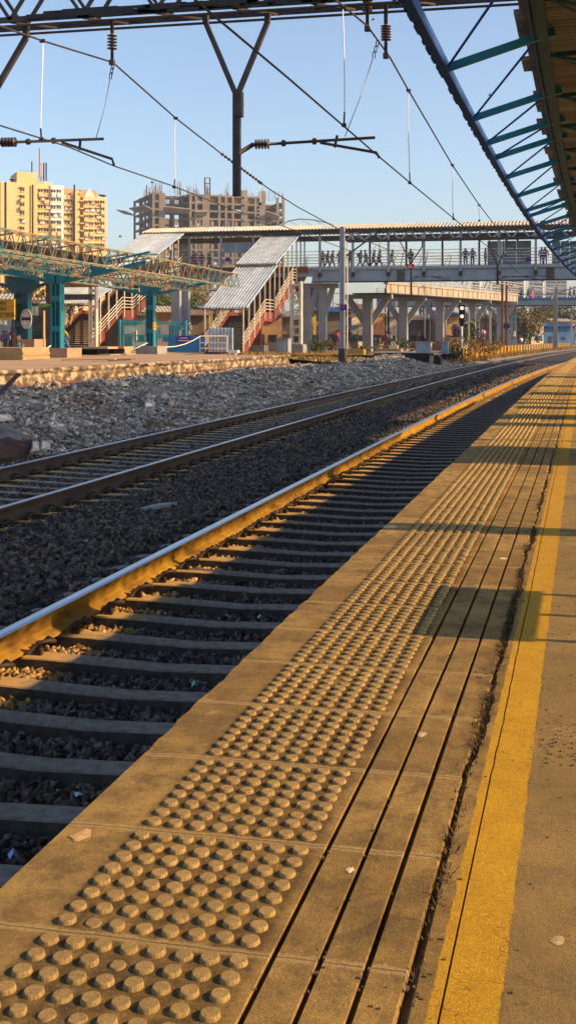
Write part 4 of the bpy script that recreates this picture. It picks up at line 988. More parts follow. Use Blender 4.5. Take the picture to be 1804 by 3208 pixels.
MB().box((frames[2][0]+.2, 70.5-.24, 1.6), (frames[2][0]+.30, 70.5+.24, 2.1)).build('yellow_band', M_yellow, lc)
YA = 24
for i, (dx, zb_, up) in enumerate(((4.9, 4.62, .85), (2.6, 4.25, .55), (.2, 4.6, .5), (-2.4, 4.5, .55), (-4.9, 4.8, .8))):
    m = MB(); lattice(m, (-27.8+dx, YA, zb_), (-28.9+dx+.8, 72.3, zb_-.05), (0, 0, up), (-.45, 0, 0), 44, .028, .04)
    m.build('lattice_purlin', M_rustteal, lc)
for i in range(16):
    y = 27+i*2.9; x = -28.2; m = MB(); m.bar((x-5, y, 5.35), (x, y, 4.75), .05, .07); m.bar((x, y, 4.75), (x+5.2, y, 5.35), .05, .07)
    if i % 2: m.bar((x-4, y, 5.25), (x-1, y+2.9, 4.85), .03, .04); m.bar((x+4, y, 5.3), (x+1, y+2.9, 4.85), .03, .04)
    m.build('rafter', M_rust if i % 3 else M_rustteal, lc)
# second, darker canopy behind
lc2 = thing('platform_canopy', 'darker teal canopy frame farther back at the left edge', 'canopy', (-47.3, 87, 0))
cx, cyy = at(73, 1000, 87).x, 87
m = MB()
for s_ in (-1, 1): m.box((cx+s_*.55-.12, cyy-.35, .7), (cx+s_*.55+.12, cyy+.35, 5.1))
m.box((cx-.5, cyy-.04, .7), (cx+.5, cyy+.04, 5.1))
for z in (2.0, 4.0): m.box((cx-.6, cyy-.4, z), (cx+.6, cyy-.36, z+.5))
m.build('column', M_tealdark, lc2)
MB().prism([(cx-.6, cyy-.3, 4.9), (cx+.6, cyy-.3, 4.9), (cx+1.4, cyy-.3, 5.4), (cx+1.4, cyy-.3, 7.0), (cx-1.4, cyy-.3, 7.0), (cx-1.4, cyy-.3, 5.4)], (0, .6, 0)).build('haunch', M_tealdark, lc2)
for s_ in (-1, 1):
    m = MB(); m.bar((cx+s_*.6, cyy, 5.3), (cx+s_*7, cyy, 7.0), .25, .25, (0,1,0)); m.bar((cx+s_*.6, cyy, 6.9), (cx+s_*7.4, cyy, 7.7), .2, .2, (0,1,0)); m.build('arm', M_tealdark, lc2)
for dx in (-6, -3, 0, 3, 6):
    m = MB(); lattice(m, (cx+dx, 60, 6.9+abs(dx)*.08), (cx+dx, 92, 6.9+abs(dx)*.08), (0, 0, .5), (-.4, 0, 0), 22, .035, .05); m.build('lattice_purlin', M_rustteal, lc2)
MB().corr((cx-1, 60, 7.3), (8.5, 0, .6), (0, 32, 0), .4, .08).build('roof', mat('old_roof_sheet', (.22,.18,.14), (.10,.085,.07), scale=.6), lc2)
t_ = thing('column_plinth', 'low orange plinth under the dark column at the left', 'plinth', (cx, 87, 0)); MB().box((cx-.9, 86, -.1), (cx+1.6, 88.2, .95)).build('block', mat('plinth_paint', (.42,.26,.15)), t_)
# white oval sign on that column
c_ = at(83, 999, 86.3); sg = thing('oval_sign', 'white oval sign with a dark band on the dark teal column', 'sign', c_)
m = MB(); n = 20; m.prism([(c_.x+.52*math.cos(2*math.pi*k/n), 86.3, c_.z+.85*math.sin(2*math.pi*k/n)) for k in range(n)], (0, .06, 0)); m.build('disc', M_white, sg)
m = MB(); m.box((c_.x-.42, 86.27, c_.z-.13), (c_.x+.42, 86.3, c_.z+.13)); 
for k in range(n):
    t0 = 2*math.pi*k/n
    if k % 2: m.box((c_.x+.4*math.cos(t0)-.04, 86.275, c_.z+.68*math.sin(t0)-.04), (c_.x+.4*math.cos(t0)+.04, 86.3, c_.z+.68*math.sin(t0)+.04))
m.build('band', flatmat('navy', (.02,.03,.10)), sg)
# yellow station name board
A, B = at(-70, 938, 84), at(46, 1001, 84)
nb_ = thing('station_name_board', 'yellow station name board with black lettering cut by the left edge', 'sign', (B.x, 84, 0))
MB().box((A.x, 84, B.z), (B.x, 84.15, A.z)).build('board', M_yellow, nb_)
for x in (A.x+.4, B.x-.25): MB().box((x-.08, 84.15, 0), (x+.08, 84.3, A.z)).build('leg', M_dark, nb_)
hgt = A.z-B.z; w3 = B.x-A.x
for k, s_ in enumerate(('\u0926\u093e\u0926\u0930 \u091c\u0902\u0915\u094d\u0936\u0928', '\u0926\u093e\u0926\u0930 \u091c\u0902\u0915\u0936\u0928', 'DADAR JUNCTION')):
    try: text(s_, hgt*.27, ((A.x+B.x)/2-.1, 83.97, A.z-hgt*(.2+.3*k)), M_black, nb_, ext=.01)
    except Exception as ex: print('text', ex)
for k in (1, 2): MB().box((A.x, 83.96, A.z-hgt*(.05+.31*k)), (B.x, 84, A.z-hgt*(.04+.31*k))).build('rule', M_black, nb_)

# things lying on the far platform
bs = thing('board_stack', 'neat stack of pale boards at the left end of the far platform', 'stack of boards', at(40, 1123, 47)); z0 = 0; p_ = at(52, 1120, 47.2)
m = MB()
for k in range(11):
    j = random.uniform(-.06, .06); m.box((p_.x-2.6+j, 46.4+j, .02+k*.052), (p_.x+.75+j, 49+j, .062+k*.052))
m.build('boards', M_wood, bs)
for i, (x, y, l, a, lb) in enumerate(((-21.5, 45.2, 2.4, .3, 'crumpled pale sheet lying before the board stack'), (-20.6, 46.0, 2.0, .1, 'thin pale batten lying before the board stack'), (-19.6, 44.5, 1.2, -.2, 'small batten near the edge of the far platform'))):
    o = MB().bar((x-l/2, y, .05), (x+l/2, y+a, .09), .3 if i == 0 else .07, .05).build('loose_batten', M_wood, None, (x, y, 0)); tag(o, lb, 'batten')
for i, (px_, w_, Y, z0, lb) in enumerate(((262, 1.9, 61.5, 0, 'pile of folded black corrugated sheets on pale boards, left one'), (315, 1.9, 63.5, 0, 'pile of black corrugated sheets on pale boards, right one'))):
    c_ = at(px_, 1110, Y); t_ = thing('sheet_pile', lb, 'pile', (c_.x, Y, 0))
    m = MB()
    for k in range(4): m.corr((c_.x-w_/2, Y, .06+k*.07), (w_, 0, 0), (0, 1.6, 0), .26, .09)
    m.build('corrugated_sheets', M_black, t_); MB().box((c_.x-w_/2-.1, Y+.2, 0), (c_.x+w_/2+.7, Y+1.7, .05)).build('base_board', M_wood, t_); MB().box((c_.x-w_/2+.3, Y+.15, .38), (c_.x+w_/2+.55, Y+1.65, .50)).build('top_board', M_wood, t_)
c_ = at(345, 1095, 66); o = MB().box((c_.x-1.2, 66, -.05), (c_.x+.9, 67.2, .42)).build('concrete_slab', mat('slab_tan', (.5,.34,.17)), None, (c_.x, 66, 0)); tag(o, 'tan concrete slab lying between the two plinths', 'slab')
def rope(label, pts, r=.035): 
    o = MB().tube(pts, r, 5).build('barrier_rope', M_white, None, pts[0]); tag(o, label, 'rope')
a, b_ = at(105, 1113, 52), at(160, 1083, 52.8); rope('white rope leading from the ground to the big teal column', [a, a.lerp(b_, .5)-Vector((0, 0, .05)), b_])
a, b_ = at(380, 1102, 69), at(463, 1074, 70); rope('slack white rope left of the right-hand teal column', [a, a.lerp(b_, .5)-Vector((0, 0, .12)), b_])
a, b_ = at(486, 1084, 70.3), at(628, 1053, 80); rope('slack white rope hanging before the blue sheet fence', [a.lerp(b_, t)-Vector((0, 0, .9*t*(1-t)*1.6)) for t in (0, .2, .4, .6, .8, 1)])

def railfence(name, label, p, q, h, m_, n, parts=True, post=.09):
    p, q = Vector(p), Vector(q); t_ = thing(name, label, 'fence', p); d = q-p; L = d.length; dn = d.normalized()
    npst = max(2, int(L/1.9)+1)
    for i in range(npst): c_ = p.lerp(q, i/(npst-1)); MB().box((c_.x-post, c_.y-post, c_.z-.1), (c_.x+post, c_.y+post, c_.z+h+.08)).build('post', m_, t_)
    for z in (.15, h*.5, h-.12): MB().bar(p+Vector((0,0,z)), q+Vector((0,0,z)), .06, .08).build('rail', m_, t_)
    m = MB()
    for i in range(n):
        c_ = p.lerp(q, (i+.5)/n); m.box((c_.x-.022, c_.y-.022, c_.z+.05), (c_.x+.022, c_.y+.022, c_.z+h)); 
        m.tube([c_+Vector((0,0,h-.3))+dn*.1, c_+Vector((0,0,h-.12)), c_+Vector((0,0,h-.3))-dn*.1], .014, 3, False)
    m.build('bars', m_, t_); return t_
M_tealfence = mat('bright_teal_paint', (.03,.36,.42), (.02,.22,.28), scale=1)
a = at(376, 1095, 87); b_ = at(575, 1095, 87); railfence('ornamental_fence', 'turquoise ornamental steel fence behind the right-hand teal column', (a.x, 87, -.02), (b_.x, 87.5, -.1), 2.55, M_tealfence, 46)
c_ = at(86, 1090, 95); d_ = at(148, 1090, 95); railfence('barred_fence', 'dark barred fence left of the big teal column', (c_.x, 95, 0), (d_.x, 95, 0), 3.2, M_dark, 18)
A, B = at(527, 1052, 86), at(642, 1103, 86); hb = thing('sheet_hoarding', 'blue ribbed sheet hoarding between turquoise fence and near staircase', 'hoarding', (A.x, 86, B.z))
m = MB(); n = 5
for k in range(n): z = B.z+(A.z-B.z)*k/n; m.box((A.x, 86, z), (B.x, 86.06, z+(A.z-B.z)/n*.62)); m.box((A.x, 86.02, z+(A.z-B.z)/n*.6), (B.x, 86.05, z+(A.z-B.z)/n))
m.build('sheet', M_blue, hb)
A, B = at(554, 1052, 85.8), at(597, 1074, 85.8); sg = thing('purple_notice', 'small purple notice with white lettering on the blue hoarding', 'sign', (A.x, 85.8, B.z)); MB().box((A.x, 85.86, B.z), (B.x, 85.93, A.z)).build('board', M_signp, sg)
m = MB(); w_ = B.x-A.x; h_ = A.z-B.z
m.box((A.x+w_*.2, 85.84, B.z+h_*.62), (B.x-w_*.25, 85.86, B.z+h_*.74)); m.box((A.x+w_*.08, 85.84, B.z+h_*.25), (B.x-w_*.08, 85.86, B.z+h_*.38)); m.build('lettering', M_white, sg)
A, B = at(654, 1027, 87), at(731, 1102, 87); cs = thing('corrugated_screen', 'upright pale corrugated sheet screen at the foot of the near staircase', 'screen', (A.x, 87, B.z)); MB().corr((A.x, 87, B.z), (B.x-A.x, 0, 0), (0, 0, A.z-B.z), .3, .07).build('sheet', M_roof, cs)
fr = thing('pipe_barrier', 'cream pipe railing standing before the corrugated screen', 'railing', (A.x, 86, B.z)); 
for x in np.linspace(A.x-.4, B.x-.2, 4): MB().tube([(x, 86, B.z), (x, 86, B.z+1.35)], .045, 6).build('post', M_cream, fr)
for z in (.3, .75, 1.3): MB().tube([(A.x-.4, 86, B.z+z), (B.x-.2, 86, B.z+z)], .04, 6).build('rail', M_cream, fr)
A, B = at(713, 1095, 84), at(745, 1113, 84); o = MB().box((A.x, 84, B.z), (B.x, 84.5, A.z-.05)).build('white_slab', M_white, None, (A.x, 84, B.z)); tag(o, 'small white block at the foot of the near staircase', 'block')
# bunker wall under the left staircase
A = at(305, 1015, 93); B = at(376, 1090, 93); us = thing('store_wall', 'dark plastered wall under the left staircase', 'wall', (A.x, 93, 0)); MB().prism([(A.x-.5, 93, 0), (B.x+.3, 93, 0), (B.x+.3, 93, 3.4), (A.x+1.2, 93, 1.9)], (0, .3, 0)).build('panel', mat('dark_plaster', (.11,.08,.055), (.04,.03,.025), scale=.8), us)
# frame of another shelter between the columns
sf = thing('shelter_frame', 'brown steel portal frame with cream slotted post before the left staircase', 'frame', at(288, 1070, 82)); c_ = at(290, 1080, 82); m = MB()
for s_ in (-1, 1): m.box((c_.x+s_*.26-.07, 82, -.1), (c_.x+s_*.26+.07, 82.4, 6.6))
for k in range(10): m.box((c_.x-.2, 82.05, .2+k*.65), (c_.x+.2, 82.35, .42+k*.65))
m.build('post', M_cream, sf)
c2 = at(155, 1080, 82); MB().box((c2.x-.3, 82, -.1), (c2.x+.3, 82.4, 6.0)).build('post', M_steel, sf)
a_, b_ = at(158, 900, 82), at(292, 905, 82); MB().box((a_.x, 81.9, a_.z), (b_.x+.3, 82.5, a_.z+.5)).build('beam', M_rust, sf)
a_, b_ = at(190, 930, 82), at(292, 930, 82); MB().box((a_.x, 81.9, a_.z-.25), (b_.x, 82.3, a_.z+.2)).build('beam', M_steel, sf)
MB().bar((b_.x, 82.2, 6.2), (b_.x+6.5, 82.2, 6.8), .3, .4, (0,1,0)).build('beam', M_rust, sf)
# two grey posts right of the turquoise fence
for i, px_ in enumerate((553, 581)):
    c_ = at(px_, 1000, 100+i); t_ = thing('grey_post', ('left', 'right')[i]+' one of two plain grey columns behind the turquoise fence', 'column', (c_.x, 100+i, -.3)); MB().box((c_.x-.42, 100+i-.3, -.3), (c_.x+.42, 100+i+.3, 7.0)).build('shaft', M_grey, t_); MB().box((c_.x-.55, 100+i-.36, 1.9), (c_.x+.55, 100+i+.36, 2.3)).build('collar', M_grey, t_)
# control gear and debris at the crumbled end
for i, (x0, x1, y0, y1, Y, lb) in enumerate(((1301, 1348, 1074, 1112, 93, 'larger pale blue trackside cabinet on the broken platform end'), (1380, 1401, 1074, 1108, 95, 'narrow pale blue trackside cabinet left of the signal'))):
    A, B = at(x0, y0, Y), at(x1, y1, Y); t_ = thing('trackside_cabinet', lb, 'cabinet', (A.x, Y, B.z)); MB().box((A.x, Y, B.z), (B.x, Y+.9, A.z)).build('body', M_grey, t_); MB().box((A.x-.06, Y-.08, A.z), (B.x+.06, Y+1, A.z+.07)).build('lid', M_grey, t_); MB().box((A.x+.06, Y-.03, B.z+.08), (B.x-.06, Y, A.z-.06)).build('door', M_bluegrey, t_)
A, B = at(1240, 1110, 90), at(1343, 1150, 90); st_ = thing('broken_platform_end', 'black broken masonry stub of an old platform at the end of the rubble', 'wall', (A.x, 90, B.z)); m = MB()
for k in range(6):
    for j in range(8): x = A.x+(B.x-A.x)*j/8; m.box((x, 90+random.random()*.2, B.z+k*.19), (x+(B.x-A.x)/8-.02, 93, B.z+k*.19+.175))
m.build('masonry', mat('sooty_stone', (.05,.04,.04), (.02,.017,.018), scale=3, rough=.9, bump=.02, bscale=10), st_); MB().box((A.x-2.5, 90.2, B.z+1.14), (B.x+.2, 97, B.z+1.2)).build('coping', M_conc, st_)
A = at(1360, 1150, 90); t_ = thing('tarpaulin_heap', 'black tarpaulin with a pale edge heaped beside the broken platform end', 'tarpaulin', A); m = MB()
m.prism([at(1352, 1152, 89.5), at(1378, 1150, 89.5), at(1378, 1120, 89.5), at(1366, 1112, 89.5), at(1356, 1125, 89.5)], (0, 1.5, 0)); m.build('sheet', M_black, t_); MB().bar(at(1347, 1158, 89.3), at(1352, 1116, 89.3), .3, .2, (0,1,0)).build('pale_edge', M_wood, t_)
# yellow barriers on the rubble crest
for i, (x0, x1) in enumerate(((914, 953), (956, 997), (998, 1030))):
    A, B = at(x0, 1112+(-1 if i < 2 else -4), 77), at(x1, 1138-(0 if i < 2 else 12), 77); t_ = thing('crowd_barrier', ('left', 'middle', 'right')[i]+' of the three yellow steel barriers on the crest of the rubble', 'barrier', (A.x, 77, B.z), 'yellow barriers on the rubble crest')
    m = MB(); m.bar((A.x, 77, A.z), (B.x, 77, A.z), .06, .06); m.bar((A.x, 77, B.z+.12), (B.x, 77, B.z+.12), .05, .05)
    for x in (A.x, B.x): m.bar((x, 77, B.z-.3), (x, 77, A.z), .05, .05, (0,1,0))
    m.build('frame', M_yellow, t_)
    for k in range(7): x = A.x+(B.x-A.x)*(k+.5)/7; MB().bar((x, 77, B.z+.12), (x, 77, A.z), .03, .03, (0,1,0)).build('upright', M_white if k % 2 else M_yellow, t_)
    if i < 2: xm = (A.x+B.x)/2; MB().box((xm-.2 if i else xm-.25, 76.95, B.z+.1), (xm+.25, 76.98, A.z-.08)).build('panel', M_yellow, t_)
# signal
YS = 104; A = at(1446, 1127, YS); sgn = thing('colour_light_signal', 'black signal head with two lit lamps on a grey post', 'signal', A)
zt = at(1446, 1018, YS).z; MB().tube([(A.x, YS, A.z), (A.x, YS, A.z+1.1)], .11, 8).build('lower_post', M_black, sgn); MB().tube([(A.x, YS, A.z+1.1), (A.x, YS, zt)], .075, 8).build('post', M_white, sgn)
P0, P1_ = at(1437, 955, YS), at(1455, 1022, YS); MB().box((P0.x, YS-.1, P1_.z+.35), (P1_.x, YS+.15, P0.z)).build('head', M_black, sgn); MB().box((P0.x+.1, YS-.1, P1_.z), (P1_.x-.1, YS+.15, P1_.z+.35)).build('head_base', M_black, sgn)
def emis(name, c, s_):
    m = bpy.data.materials.new(name); m.use_nodes = True; b = m.node_tree.nodes['Principled BSDF']; b.inputs['Base Color'].default_value = (*c, 1); b.inputs['Emission Color'].default_value = (*c, 1); b.inputs['Emission Strength'].default_value = s_; return m
M_lamp = emis('signal_lamp', (1, .45, .34), 1.5)
for y in (965.5, 991): c_ = at(1446, y, YS-.12); MB().lathe(c_, [(.0, -.04), (.17, -.03), (.17, .02)], 14, 'y').build('lamp', M_lamp, sgn)
for y in (965.5, 978, 991, 1003): c_ = at(1446, y, YS-.2); MB().lathe(c_+Vector((0,0,.02)), [(.2, -.12), (.2, .1)], 14, 'y', False).build('hood', M_black, sgn)
c_ = at(1446, 1057, YS-.1); m = MB(); m.prism([(c_.x-.22, YS-.12, c_.z-.18), (c_.x+.22, YS-.12, c_.z-.18), (c_.x, YS-.12, c_.z+.22)], (0, .03, 0)); m.build('marker_plate', M_white, sgn); text('A', .26, (c_.x, YS-.14, c_.z-.04), M_black, sgn)
# twin brown poles and farther masts
for i, (px_, y0, y1, Y, r, m_, lb) in enumerate(((1572, 880, 1105, 150, .2, M_rust, 'left of the twin tall brown poles before the sunlit walkway'), (1585, 880, 1104, 151, .2, M_rust, 'right of the twin tall brown poles before the sunlit walkway'),
        (1738, 900, 1091, 172, .42, M_conc, 'thick brown mast standing right of the sunlit walkway'), (1640, 950, 1078, 215, .22, M_steel, 'thin dark mast under the farther footbridge'), (1675, 960, 1000, 230, .25, M_steel, 'short dark mast hanging under the farther footbridge'),
        (1789, 985, 1072, 240, .25, M_cream, 'pale mast farthest to the right under the farther footbridge'), (1534, 975, 1082, 168, .18, M_cream, 'thin cream pole between the fourth and last pillars'), (1395, 975, 1060, 165, .15, M_cream, 'thin cream pole just left of the signal'), (1467, 970, 1075, 160, .15, M_cream, 'thin cream pole just right of the signal head'), (1216, 940, 1075, 150, .18, M_dark, 'dark pole between the second and third pillars'))):
    a, b_ = at(px_, y0, Y), at(px_, y1, Y); t_ = thing('mast', lb, 'mast', b_); MB().bar(b_, a, r*1.6, r*1.6, (0,1,0)).build('shaft', m_, t_)
    if px_ in (1738, 1789, 1640): MB().bar(a-Vector((0,0,1)), a+Vector((5, 0, .6)), .12, .12).build('bracket', M_steel, t_)
    if px_ == 1585: c_ = at(1582, 1021, Y-.5); MB().box((c_.x-.5, Y-.5, c_.z-.35), (c_.x+.5, Y-.4, c_.z+.35)).build('plate', M_signp, t_)
# far gantries
for i, Y in enumerate((225, 265, 320)):
    zt = [9, 9.5, 10][i]; t_ = thing('catenary_portal', ('nearest', 'middle', 'farthest')[i]+' of the dark gantries seen under the farther footbridge', 'portal', (-5, Y, 0)); x0, x1 = -20+i*3, 22
    for x in (x0, x0+14, x1): MB().box((x-.15, Y-.15, -1.5), (x+.15, Y+.15, zt)).build('mast', M_steel, t_)
    m = MB(); lattice(m, (x0, Y, zt), (x1, Y, zt), (0, 0, 1), (0, .5, 0), 16, .06, .08); m.build('boom', M_steel, t_)
# yellow and white parapet along the far track
yp = thing('parapet_wall', 'low yellow wall with pale piers curving along the far track', 'wall', (-12, 115, -1)); m = MB(); m2 = MB(); y = 108; k = 0; plc = []
while y < 300:
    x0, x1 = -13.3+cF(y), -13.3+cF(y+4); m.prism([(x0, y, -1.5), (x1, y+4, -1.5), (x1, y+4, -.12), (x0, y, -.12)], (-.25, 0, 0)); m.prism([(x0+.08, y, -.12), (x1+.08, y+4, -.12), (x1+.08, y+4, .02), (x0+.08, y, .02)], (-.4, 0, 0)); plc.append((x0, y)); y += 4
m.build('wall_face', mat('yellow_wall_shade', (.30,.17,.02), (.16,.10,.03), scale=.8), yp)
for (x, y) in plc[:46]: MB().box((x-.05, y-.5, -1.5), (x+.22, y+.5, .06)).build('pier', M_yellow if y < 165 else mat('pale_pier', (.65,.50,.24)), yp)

# small things on the ballast and rubble
def rockmesh(name, label, cat, pts, thick, m_, jag=.05):
    P_ = [Vector(p) for p in pts]; bm = bmesh.new()
    for p in P_:
        bm.verts.new(p+Vector((random.gauss(0, jag), random.gauss(0, jag), 0))); bm.verts.new(p-Vector((0, 0, thick))+Vector((random.gauss(0, jag), random.gauss(0, jag), random.gauss(0, jag))))
    c_ = sum(P_, Vector())/len(P_); bm.verts.new(c_+Vector((0,0,thick*.15))); bmesh.ops.convex_hull(bm, input=bm.verts); bmesh.ops.subdivide_edges(bm, edges=bm.edges[:], cuts=3, use_grid_fill=True)
    for v in bm.verts: v.co += Vector((mnoise.noise(v.co*6), mnoise.noise(v.co*6+Vector((5,0,0))), mnoise.noise(v.co*6+Vector((0,7,0)))))*jag
    me = bpy.data.meshes.new(name); bm.to_mesh(me); bm.free(); me.materials.append(m_); o = bpy.data.objects.new(name, me); COL.objects.link(o); origin_to(o, c_-Vector((0,0,thick))); tag(o, label, cat); return o
M_rock = mat('dark_boulder', (.13,.13,.14), (.07,.07,.075), scale=2.5, rough=.9, bump=.02, bscale=14)
M_rock2 = mat('block_stone', (.24,.24,.235), (.10,.085,.08), scale=2, rough=.95, bump=.03, bscale=12)
rockmesh('boulder', 'big flat dark boulder lying on the rubble slope', 'boulder', [at(218, 1272, 29.5), at(262, 1256, 30.5), at(312, 1292, 29), at(300, 1312, 27.5), at(258, 1318, 27), at(230, 1300, 28)], .45, M_rock, .04)
rockmesh('boulder', 'small dark stone just below the big flat boulder', 'boulder', [at(258, 1318, 26.6), at(288, 1306, 26.8), at(284, 1328, 26.4), at(266, 1330, 26.4)], .2, M_rock, .02)
rockmesh('concrete_lump', 'large broken masonry lump at the left edge beside the far track', 'masonry block', [atX(-60, 1330, -11.6), atX(55, 1325, -11.6), atX(62, 1365, -11.0), atX(60, 1385, -10.9), atX(-60, 1400, -10.9)], .62, M_rock2, .07)
rockmesh('brick_footing', 'reddish broken footing under the masonry lump at the left edge', 'masonry block', [atX(-60, 1378, -10.9), atX(60, 1370, -10.9), atX(102, 1385, -10.7), atX(98, 1400, -10.4), atX(-60, 1432, -10.4)], .22, mat('red_brown_masonry', (.10,.05,.045), (.05,.04,.04), scale=1.5, rough=.95, bump=.03), .09)
for i, (x, y, w_, a, lb) in enumerate(((15, 1300, 40, .3, 'pale slab leaning at the left edge of the rubble'), (122, 1208+60, 30, .2, 'flat dark slab near the left of the rubble'), (505, 1265, 46, .1, 'long grey slab on the rubble right of the boulder'), (470, 1262, 30, .4, 'dark slab left of the long grey slab'), (360, 1305, 22, .5, 'tilted pale slab right of the boulder'), (110, 1385, 20, .5, 'pale tilted fragment beside the red footing'), (142, 1382, 18, .2, 'second pale fragment beside the red footing'))):
    X = -13.2 if y < 1350 else -10.6; q = [atX(x-w_/2, y-4, X), atX(x+w_/2, y-2, X), atX(x+w_/2+4, y+8, X+.25), atX(x-w_/2+3, y+6, X+.25)]
    rockmesh('stone_slab', lb, 'slab', q, .1, M_rubble if i != 1 else M_rock, .02)
# rusty rod sticking out at the left edge
a, b_ = atX(-30, 1262, -12.0), atX(60, 1172, -12.4); o = MB().bar(a, b_, .09, .05).build('iron_strip', mat('dark_rust_iron', (.07,.035,.03)), None, a); tag(o, 'bent rusty iron strip sticking up at the left edge', 'iron strip')
o = MB().bar(a-Vector((0,0,.9)), a+Vector((0,0,.02)), .09, .05).build('iron_stub', M_rust, None, a-Vector((0,0,.9))); tag(o, 'buried stub carrying the rusty iron strip, left of the picture', 'iron strip')
# broken pale board on the ballast between the tracks
a, b_ = atz(452, 1602, -1.40), atz(556, 1582, -1.36); t_ = thing('broken_board', 'pale blue-grey splintered board lying on the dark ballast', 'board', a); m = MB(); d = (b_-a); n_ = Vector((0, 0, 1)).cross(d).normalized()
m.prism([a, a+n_*.1, a.lerp(b_, .6)+n_*.14, b_, a.lerp(b_, .7)-n_*.03], (0, 0, .045)); m.build('board', mat('board_paint', (.32,.36,.38), (.2,.22,.24)), t_)
# litter
for i, (x, y, z, c_, lb) in enumerate(((815, 1941, -1.4, (.25,.5,.45), 'turquoise scrap of litter near the platform edge'), (610, 2153, -1.4, (.2,.6,.45), 'green and white wrapper beside the platform edge'), (247, 2510, -1.42, (.4,.6,.75), 'pale blue wrapper by the platform edge near the bottom left'), (42, 2692, -1.42, (.35,.55,.9), 'blue plastic scrap lowest at the left'), (283, 1610, -1.42, (.7,.75,.9), 'white scrap of paper on the ballast between the tracks'), (407, 1540, -1.42, (.6,.2,.12), 'reddish scrap on the ballast between the tracks'), (765, 1873, -1.4, (.6,.33,.12), 'orange wrapper on the near track'))):
    p = atz(x, y, z); m = MB(); n = 6; s_ = .02
    ring = [p+Vector((math.cos(t)*s_*random.uniform(.6, 1.4), math.sin(t)*s_*random.uniform(.6, 1.4), random.uniform(0, .05))) for t in [k*6.283/n for k in range(n)]]
    m.add([p+Vector((0,0,.05))]+ring, [(0, 1+k, 1+(k+1) % n) for k in range(n)]); o = m.build('litter', flatmat('litter_%d' % i, c_), None, p); tag(o, lb, 'litter')
# red earth patches

# ------------------------------------------------------------------ buildings
def facade(p0, n):
    n = Vector(n).normalized(); t = Vector((-n.y, n.x, 0)); return Vector(p0), n, t
NB = Vector((.62, -.78, 0)).normalized()
M_apt = mat('apartment_paint', (.78,.56,.27), (.60,.40,.18), scale=.08, rough=.9, contrast=.9); M_aptw = mat('apartment_white', (.85,.83,.78), (.7,.65,.55), scale=.1)
M_aptr = mat('apartment_roofbox', (.52,.33,.15), (.38,.24,.11), scale=.2)
P0a = at(150, 900, 290)
def c9(x, y): return x/3.6225, 500+y/3.6225
def onf(x, y, P0=None, n=NB): return atp(*c9(x, y), P0 or P0a, n)
ap = thing('apartment_block', 'tall ochre apartment block with one white bay and rooftop aerials', 'building', (onf(600, 900).x, onf(600, 900).y, -1))
def wall_(m, x0, x1, top, depth=14, out=0.0, P0=None, n=NB):
    a, b_ = onf(x0, top, P0, n), onf(x1, top, P0, n); z = (a.z+b_.z)/2; a.z = b_.z = z; lo = Vector((0, 0, -z-1)); o_ = n*out
    m.prism([a+o_, b_+o_, b_+o_+lo, a+o_+lo], -n*(depth+out))
for args, mm, nm in (((5, 292, 262, 14, 1.0), M_apt, 'wing'), ((192, 420, 146, 10, .6), M_apt, 'tower'), ((380, 576, 291, 14, 0), M_apt, 'wing'), ((576, 722, 296, 14, .5), M_aptw, 'white_bay'), ((722, 840, 400, 14, -.3), M_apt, 'wing'), ((840, 902, 358, 14, .6), M_apt, 'stair_tower'), ((902, 948, 358, 12, -1.0), M_aptr, 'balcony_recess'), ((948, 1210, 422, 14, .3), M_apt, 'wing'), ((735, 915, 312, 6, -4), M_aptr, 'tank_room'), ((945, 1133, 332, 6, -3), M_aptr, 'tank_room'), ((420, 628, 235, 6, -4), M_apt, 'tank_room')):
    m = MB(); wall_(m, *args); m.build(nm, mm, ap)
M_laundry = mat('laundry', (.7,.68,.62), (.25,.15,.15), scale=.9, contrast=.2)
def win(x0, x1, y0, y1, out, mt=None, hood=True):
    a, b_, c_, d_ = [onf(x, y)+NB*(out+.02) for x, y in ((x0, y0), (x1, y0), (x1, y1), (x0, y1))]; zt, zb = a.z, d_.z; b_.z = zt; c_.z = zb
    m = MB(); m.prism([a, b_, c_, d_], NB*.06); k_ = Vector((0,0,1))
    m.mat(1).prism([a+k_*.35, b_+k_*.35, b_+k_*.12, a+k_*.12], NB*.7); m.prism([d_, c_, c_-k_*.2, d_-k_*.2], NB*.25)
    mid = (a+b_)/2; t = (b_-a).normalized(); m.prism([mid-t*.06, mid+t*.06, mid+t*.06+Vector((0,0,zb-zt)), mid-t*.06+Vector((0,0,zb-zt))], NB*.12)
    q = random.random()
    if q < .3: m.mat(1).prism([d_+Vector((0,0,.1)), c_+Vector((0,0,.1)), c_-Vector((0,0,.9)), d_-Vector((0,0,.9))], NB*.9)
    elif q < .55: m.mat(2).prism([mid-t*.2-Vector((0,0,.2)), mid+t*1.2-Vector((0,0,.2)), mid+t*1.1+Vector((0,0,zb-zt-.2)), mid-t*.1+Vector((0,0,zb-zt-.1))], NB*.35)
    m.build('window', [M_glass, mt or M_apt, M_laundry], ap)
rowsB = [340+88*k for k in range(8)]
for k, y in enumerate(rowsB):
    for x0, x1 in ((438, 486), (503, 553)): win(x0, x1, y, y+36, 0)
    for x0, x1 in ((580, 628), (646, 694)): win(x0, x1, y+9, y+45, .5, M_aptw if y < 640 else None)
for y in [455+80*k for k in range(7)]:
    for x0, x1 in ((724, 762), (776, 822)): win(x0, x1, y, y+32, -.3)
for y in [474+81*k for k in range(7)]:
    for x0, x1 in ((952, 995), (1011, 1055), (1080, 1125), (1141, 1187)): win(x0, x1, y, y+31, .3)
for y in [325+89*k for k in range(6)]: win(225, 275, y, y+38, 1.0)
